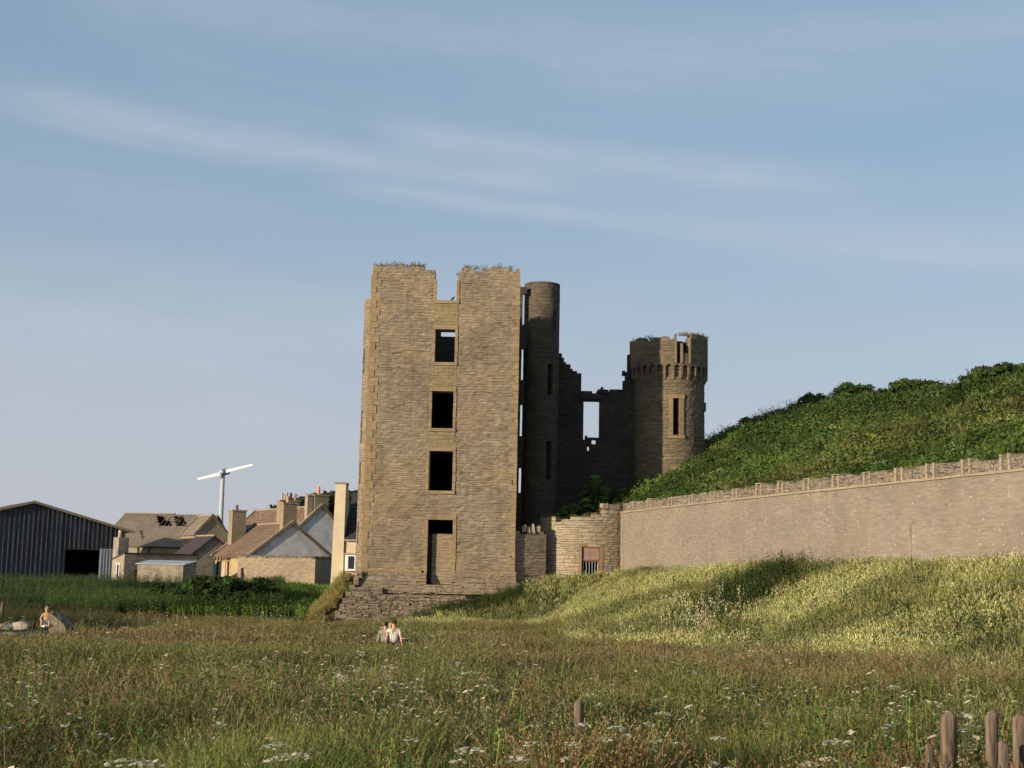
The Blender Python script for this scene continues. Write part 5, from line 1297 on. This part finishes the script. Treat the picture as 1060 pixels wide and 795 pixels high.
# grass on the wall heads
gx, gy, gz = [], [], []
def topgrass(n, x0, x1, y0, y1, z):
    for k in range(n): gx.append(rnd.uniform(x0, x1)); gy.append(rnd.uniform(y0, y1)); gz.append(z + rnd.uniform(-.05, .05))
topgrass(70, XL + .1, -4.8, 70.1, 70.8, 15.98); topgrass(50, -2.7, -.1, 70.1, 70.8, 15.95); topgrass(12, -3.0, -2.5, 70.1, 70.7, 15.6)
for k in range(150):
    a = rnd.uniform(R(12), R(95)) if k < 90 else rnd.uniform(R(-150), R(-20)); rr = PR - rnd.uniform(.05, .4); gx.append(TX + rr * math.sin(a)); gy.append(TY - rr * math.cos(a)); gz.append(tz(346 if k < 90 else 350) - .05)
gx, gy, gz = map(np.array, (gx, gy, gz)); n = len(gx); c = lerp((.16, .15, .05), (.28, .23, .10), NR.random(n))
tag(scatter('wall_top_grass', [tuft(rg, 12, .26, .12, .009, .6, .3, .015, .3, 2) for _ in range(3)], gx, gy, gz, NR.uniform(.5, 1.1, n), tint(n, (c, c, c), .2), .2), kind='stuff')
gx, gy, gz = [], [], []
for k in range(90): u = rnd.uniform(0, LC); p = mpc(u, rnd.uniform(.1, .6), 0); gx.append(p[0]); gy.append(p[1]); gz.append(ctop(u) - .1)
gx, gy, gz = map(np.array, (gx, gy, gz)); n = len(gx); c = lerp((.16, .13, .05), (.26, .20, .09), NR.random(n))
tag(scatter('wall_top_grass', [tuft(rg, 12, .3, .12, .009, .6, .3, .015, .3, 2)], gx, gy, gz, NR.uniform(.4, .9, n), tint(n, (c, c, c), .2), .2), kind='stuff')

# --- white umbels
fl = (.66, .59, .42); stm = (.13, .16, .05)
farU = [umbel(rg, .95, .07, 3, False) for _ in range(4)]
n = 1500; x, y = meadow(n, 9.5, 62); k = on_meadow(x, y) & (NR.random(n) < .18 + .95 * sstep(.5, .75, pn(x, y * .6, .5, 51)) + .0) & ((x < 1.5) | (NR.random(n) < .35) | (y < 22)); x, y = x[k], y[k]; n = len(x)
tag(scatter('meadow_flowers', farU, x, y, ground(x, y) + .05, NR.uniform(.75, 1.1, n), tint(n, (stm, fl), .12), .06, 'flowers'), kind='stuff')
def hogweed(px, py, Y_, wpx, label, heads=4, group='white-flowered weeds in the foreground', seed=0):
    rg2 = random.Random(seed * 17 + 3); p = P(px, py, Y_); g = float(ground(np.array([p.x]), np.array([p.y]))[0]); h = p.z - g; Rr = wpx / 2 * Y_ / 1400
    o = thing('umbel_weed', label, 'wildflower', (p.x, p.y, g), group); v, f, kd, hid = umbel(rg2, h, Rr, heads, True, True)
    cen = v[f].mean(1); isf = kd[f[:, 0]] == 1
    for nm, sel, c, mt in [('stem', ~isf, stm, 'leafage')] + [('flower_head', isf & (hid == k_), fl, 'flowers') for k_ in range(hid.max() + 1)]:
        ff = f[sel]; u_, inv = np.unique(ff, return_inverse=True)
        col_ = np.array(c) * (1 + NR.normal(0, .12, (len(u_), 1)))
        ob = npmesh(nm, v[u_], inv.reshape(-1, 4), mt, np.clip(col_, 0, .9)); ob.parent = o
HW = [(486, 779, 8.0, 34, 'largest white flat flower head at the bottom edge, below the seated couple'), (537, 788, 7.6, 28, 'white flat flower head right of the largest one at the bottom edge'), (473, 791, 7.4, 20, 'small white flower head at the very bottom left of the largest one'),
      (550, 772, 9.5, 18, 'narrow white umbel above the second flower head at the bottom'), (285, 774, 8.4, 28, 'left of two white flower heads near the bottom, left of the picture middle'), (308, 784, 8.0, 24, 'lower right of two white flower heads near the bottom, left of the picture middle'),
      (130, 791, 7.4, 40, 'wide white flower cluster at the bottom edge on the left'), (158, 793, 7.4, 26, 'white flower cluster adjoining the wide one at the bottom left'), (611, 721, 16, 18, 'pale umbel just above the weathered grey post stump'), (604, 752, 12.3, 16, 'white umbel in front of the grey post stump'),
      (638, 755, 12, 20, 'white umbel right of the grey post stump'), (686, 740, 13, 20, 'white umbel farthest right of the group beside the grey stump'), (671, 751, 12.5, 16, 'small white umbel between the others right of the grey stump'), (868, 770, 10, 36, 'broad flat white cluster left of the three wooden posts'),
      (744, 766, 10.5, 20, 'white umbel beside the low broken stake'), (214, 694, 22, 20, 'white umbel standing tallest on the left green patch'), (41, 697, 21, 22, 'white umbel near the left edge of the meadow'), (62, 703, 20, 16, 'small umbel right of the one near the left edge'),
      (715, 696, 24, 14, 'pale umbel in the brown grass right of the seated couple'), (1005, 722, 15, 15, 'white umbel just behind the three wooden posts'), (925, 712, 17, 14, 'small white umbel up the slope from the leftmost tall post'), (490, 697, 22, 18, 'white umbel in the brown grass below the castle'),
      (352, 702, 19, 22, 'creamy tall umbel in the middle of the meadow left of centre'), (590, 772, 9.5, 16, 'white umbel close to the bottom edge under the grey post stump')]
for i, (a, b, c, d, e) in enumerate(HW): hogweed(a, b, c, d, e, 2 + (i % 4 > 0) + (i % 3 == 0), seed=i)

# ------------------------------------------------------------------ posts, stones
def post(px, py, Y_, wpx, label, group=None, mat='post_grain', round_=True, lean=.02, seed=0, nm='fence_post'):
    rg2 = random.Random(seed); p = P(px, py, Y_); g = float(ground(np.array([p.x]), np.array([p.y]))[0]) - .2; r = wpx / 2 * Y_ / 1400
    nseg, nr = 14, 14; v = []; f = []
    hz_ = p.z - g; cap = r * .8
    for i in range(nr + 1):
        if i <= 8: zz_ = (hz_ - cap) * i / 8; k = 1.0
        else: t_ = (i - 8) / (nr - 8) * 1.5; zz_ = hz_ - cap + cap * math.sin(t_); k = max(.12, math.cos(t_)) ** .8
        z = g + zz_; u = zz_ / hz_
        for j in range(nseg):
            a = 2 * math.pi * j / nseg; q = r * k * (1 + .10 * math.sin(a * 3 + seed) + .06 * math.sin(a * 7 + seed * 2 + u * 3) + rg2.uniform(-.02, .02)) * (1.04 - .06 * u)
            v.append((p.x + q * math.cos(a) - lean * (p.z - z), p.y + q * math.sin(a), z + (0 if i < 8 else .25 * r * math.sin(a + seed)) * (1 if i > 8 else .5)))
    for i in range(nr):
        for j in range(nseg): f.append((i * nseg + j, i * nseg + (j + 1) % nseg, (i + 1) * nseg + (j + 1) % nseg, (i + 1) * nseg + j))
    f.append(tuple(nr * nseg + j for j in range(nseg)))
    me = bpy.data.meshes.new(nm); me.from_pydata([(a - p.x, b - p.y, c - g) for a, b, c in v], [], f)
    for q in me.polygons: q.use_smooth = True
    me.materials.append(MATS[mat]); o = bpy.data.objects.new(nm, me); COL.objects.link(o); o.location = (p.x, p.y, g)
    return tag(o, label, 'post', group)
gp_ = 'old wooden posts at the lower right'
post(982, 738, 12.4, 17, 'leftmost and thickest of the three tall weathered wooden posts at the lower right', gp_, seed=1)
post(1026, 736, 12.4, 13, 'middle of the three tall weathered wooden posts at the lower right', gp_, seed=2, lean=.03)
post(1054, 740, 12.3, 13, 'rightmost tall weathered wooden post at the right edge', gp_, seed=3)
post(962, 770, 12.0, 8, 'short thin stake left of the thickest wooden post', gp_, seed=4, nm='stake')
post(1039, 767, 12.0, 11, 'short broken reddish post between the middle and rightmost posts', gp_, seed=5, nm='stake')
post(599, 725, 13.0, 10, 'lone weathered grey post stump in the middle of the meadow', None, seed=7, lean=-.03)
post(3, 623, 62, 3.2, 'thin pale stake at the far left edge beyond the stones', None, seed=8, nm='stake')

def rock(px, py, Y_, w_, d_, h_, label, group, seed, mat='rock'):
    import bmesh
    rg2 = random.Random(seed); p = P(px, py, Y_); bm = bmesh.new(); bmesh.ops.create_icosphere(bm, subdivisions=3, radius=1)
    offs = [(Vector((rg2.gauss(0, 1), rg2.gauss(0, 1), rg2.gauss(0, 1))).normalized(), rg2.uniform(.55, .85)) for _ in range(9)]
    for v in bm.verts:
        c = v.co.copy()
        for n_, k in offs:
            dd_ = c.dot(n_)
            if dd_ > k: c -= n_ * (dd_ - k)
        v.co = Vector((c.x * w_ / 2, c.y * d_ / 2, c.z * h_))
        v.co += v.co.normalized() * rg2.uniform(-.015, .015)
    me = bpy.data.meshes.new('boulder'); bm.to_mesh(me); bm.free(); me.materials.append(MATS[mat]); o = bpy.data.objects.new('boulder', me); COL.objects.link(o)
    o.location = (p.x, p.y, p.z - h_ * .5); o.rotation_euler = (rg2.uniform(-.1, .1), rg2.uniform(-.1, .1), rg2.uniform(0, 3)); return tag(o, label, 'stone', group)
gr_ = 'stones at the left edge of the meadow'
rock(22, 645, 54, 1.0, .9, .20, 'lumpy dark stone at the right top of the pile of stones by the left edge', gr_, 1)
rock(7, 647, 54, .8, .7, .14, 'brown stone at the left top of the pile by the left edge', gr_, 2)
rock(24, 656, 51, 1.2, .8, .09, 'long pale flat stone below the lumpy dark one', gr_, 3, 'coping_rock' if 'coping_rock' in MATS else 'rock')
rock(4, 656, 51, 1.1, .8, .09, 'pale flat stone at the very left edge under the brown one', gr_, 4)
rock(6, 665, 48, .85, .6, .10, 'lowest pale stone at the left edge', gr_, 5)
rock(14, 661, 49, .5, .4, .12, 'small stone between the two pale flat ones', gr_, 7)

# leaning slab by the sunbather
a, b, c = P(52, 634.5, 57.6), P(66, 646.5, 57), P(51.5, 646.5, 57.4)
sb = MB(); t = Vector((.25, .55, .0)); pts = [a, Vector((a.x - .08, a.y, a.z - .1)), Vector((c.x, c.y, c.z - .5)), Vector((b.x + .2, b.y, b.z - .45)), Vector((b.x, b.y, b.z + .02))]
sb.poly(pts); sb.poly([p + t for p in pts][::-1])
for i in range(5): sb.poly([pts[i], pts[i] + t, pts[(i + 1) % 5] + t, pts[(i + 1) % 5]][::-1])
o = sb.build('leaning_slab', 'slab_stone'); tag(o, 'wedge-shaped brown slab beside the bare-chested person', 'stone slab')

# bird on the sill of the top notch
bp = P(468, 308.5, 70.3)
bd = MB(); x, y, z = bp.x, bp.y, 14.20
bd.tube([(x - .10, y, z + .03), (x - .03, y, z + .07), (x + .04, y, z + .14), (x + .075, y, z + .20), (x + .11, y, z + .235), (x + .15, y, z + .225)], [.015, .045, .055, .035, .032, .006], 8)
bd.tube([(x - .04, y, z + .06), (x - .2, y, z - .0)], [.03, .012], 6); bd.tube([(x, y - .015, z - .02), (x, y - .015, z + .07)], .006, 5); bd.tube([(x, y + .02, z - .02), (x, y + .02, z + .07)], .006, 5)
tag(bd.build('bird', 'bird_black'), 'small black bird perched in the gap at the top of the castle front', 'bird')

# ------------------------------------------------------------------ people
def skin_mesh(name, verts, edges, mat, parent, sub=2, root=0):
    me = bpy.data.meshes.new(name); me.from_pydata([v[:3] for v in verts], edges, []); o = bpy.data.objects.new(name, me); COL.objects.link(o)
    md = o.modifiers.new('s', 'SKIN'); md.use_smooth_shade = True
    o.modifiers.new('u', 'SUBSURF').levels = sub; o.modifiers['u'].render_levels = sub
    for i, v in enumerate(verts):
        r = v[3]; me.skin_vertices[0].data[i].radius = (r, v[4] if len(v) > 4 else r); me.skin_vertices[0].data[i].use_root = i == root
    dg = bpy.context.evaluated_depsgraph_get(); new = bpy.data.meshes.new_from_object(o.evaluated_get(dg)); o.modifiers.clear(); o.data = new; bpy.data.meshes.remove(me)
    new.name = name; new.materials.clear(); new.materials.append(MATS[mat]); o.parent = parent; return o
def seated(label, loc, yaw, shirt, hair, skin='skin', legs='trousers_dark', s=1.0, bare=False, head_turn=0, arms='back', group=None, shorts=None):
    """person sitting on the ground, +y is the way they face"""
    pz = thing('person', label, 'person', loc, group); pz.rotation_euler = (0, 0, yaw); pz.scale = (s, s, s)
    v = [(0, 0, .12, .145, .11), (0, -.02, .30, .135, .10), (0, -.01, .46, .155, .105), (0, .01, .55, .09, .075), (0, .02, .62, .052), (0, .03, .70, .082, .085), (0, .035, .79, .082, .095), (0, .03, .86, .045, .05)]
    e = [(0, 1), (1, 2), (2, 3), (3, 4), (4, 5), (5, 6), (6, 7)]
    def add(p, par):
        v.append(p); e.append((par, len(v) - 1)); return len(v) - 1
    arm_pts = {}
    for sd in (-1, 1):
        sh_ = add((sd * .17, .0, .535, .055), 3)
        if arms == 'back': el_, wr, hd_ = (sd * .24, -.10, .29, .040), (sd * .27, -.17, .08, .028), (sd * .28, -.20, .03, .032)
        elif arms == 'prop' and sd == -1: el_, wr, hd_ = (-.31, .00, .38, .040), (-.30, .14, .52, .028), (-.24, .17, .60, .032)
        else: el_, wr, hd_ = (sd * .25, .06, .30, .040), (sd * .20, .28, .28, .028), (sd * .17, .34, .27, .032)
        a_ = add(el_, sh_); b_ = add(wr, a_); c_ = add(hd_, b_); dv = Vector(hd_[:3]) - Vector(wr[:3]); dv.normalize()
        for q in range(4):
            o_ = Vector((1, 0, 0)) * (q - 1.5) * .022; L_ = (.055, .07, .065, .05)[q]; p1 = Vector(hd_[:3]) + dv * .03 + o_
            f1 = add((*p1, .010), c_); p2 = p1 + dv * L_ * .5; f2 = add((*p2, .009), f1); p3 = p2 + (dv + Vector((0, .2, -.4))).normalized() * L_ * .5; add((*p3, .007), f2)
        th_ = Vector(wr[:3]) + dv * .03 + Vector((-sd * .04, .01, 0)); t1 = add((*th_, .011), c_); add((*(th_ + dv * .035 + Vector((-sd * .012, 0, 0))), .009), t1)
        arm_pts[sd] = (v[sh_], el_)
        k0 = add((sd * .10, .05, .11, .09), 0); k1 = add((sd * .17, .42, .30 if bare is False else .24, .062), k0); k2 = add((sd * .16, .74, .09, .042), k1); add((sd * .17, .86, .06, .035), k2)
    skin_mesh('body', v, e, skin, pz)
    if not bare:
        tv = [(0, 0, .10, .165, .13), (0, -.02, .30, .155, .12), (0, -.01, .46, .172, .122), (0, .008, .565, .085, .075)]; te = [(0, 1), (1, 2), (2, 3)]
        for sd in (-1, 1):
            a, b = arm_pts[sd]; tv.append((a[0], a[1], a[2] + .0, .068)); te.append((2, len(tv) - 1)); m_ = [a[i] * .35 + b[i] * .65 for i in range(3)]; tv.append((*m_, .060)); te.append((len(tv) - 2, len(tv) - 1))
        skin_mesh('shirt', tv, te, shirt, pz)
    tv = [(0, 0, .10, .168, .132)]; te = []
    for sd in (-1, 1):
        tv.append((sd * .10, .06, .115, .105)); te.append((0, len(tv) - 1)); tv.append((sd * .165, .40, .295 if not bare else .235, .078)); te.append((len(tv) - 2, len(tv) - 1))
        if not bare: tv.append((sd * .16, .70, .115, .055)); te.append((len(tv) - 2, len(tv) - 1))
    skin_mesh('trousers' if not bare else 'shorts', tv, te, legs, pz)
    # hair cap, ears, face
    import bmesh
    bm = bmesh.new(); bmesh.ops.create_icosphere(bm, subdivisions=3, radius=1)
    bmesh.ops.delete(bm, geom=[q for q in bm.verts if q.co.y > .45 and q.co.z < .35 or q.co.z < -.55], context='VERTS')
    for q in bm.verts: q.co = Vector((q.co.x * .092, q.co.y * .108 + .022, q.co.z * .112 + .785)); q.co += q.co.normalized() * rnd.uniform(0, .005)
    me = bpy.data.meshes.new('hair'); bm.to_mesh(me); bm.free(); me.materials.append(MATS[hair]); o = bpy.data.objects.new('hair', me); COL.objects.link(o); o.parent = pz
    mb = MB()
    for sd in (-1, 1): mb.tube([(sd * .082, .03, .75), (sd * .098, .02, .775), (sd * .088, .02, .80)], [.012, .016, .010], 6)
    mb.tube([(0, .115, .77), (0, .142, .745), (0, .12, .735)], [.008, .014, .01], 6)
    mb.build('ears_and_nose', skin, None); q = bpy.context.scene.objects.get('ears_and_nose') or COL.objects[-1]; q.parent = pz; q.name = 'face'
    mb = MB()
    for sd in (-1, 1): mb.tube([(sd * .032, .118, .785), (sd * .032, .126, .785)], .009, 8)
    q = mb.build('eyes', 'hair_dark', None); q.parent = pz
    mb = MB(); mb.tube([(-.024, .113, .712), (0, .122, .708), (.024, .113, .712)], [.004, .007, .004], 6); q = mb.build('mouth', 'rust_iron', None); q.parent = pz
    return pz
def gz_(p): return float(ground(np.array([p.x]), np.array([p.y]))[0])
p = P(407.5, 660, 45); seated('person in a white shirt with dark hair sitting in the meadow, seen from behind', (p.x, p.y, P(407.5, 669, 45).z), R(8), 'shirt_white', 'hair_brown', s=.98, arms='back', group='friends sitting in the grass below the castle')
p = P(398.5, 660, 45.6); seated('person in a grey shirt sitting left of the one in white, seen from behind', (p.x, p.y, P(398.5, 669, 45.5).z), R(-6), 'shirt_grey', 'hair_dark', s=.90, arms='back', group='friends sitting in the grass below the castle')
p = P(404.5, 652, 46.6); seated('person in a light blue top sitting beyond the couple, mostly hidden between them', (p.x, p.y, P(405, 668, 46.6).z), R(175), 'shirt_blue', 'hair_dark', s=.90, arms='front', group='friends sitting in the grass below the castle')
p = P(48.3, 640, 58); seated('bare-chested sunbather in white shorts sitting by the wedge-shaped slab', (p.x, p.y, P(48.3, 651, 58).z + .1), R(195), None, 'hair_grey', 'skin_tan', 'shorts_white', s=.95, bare=True, arms='prop')
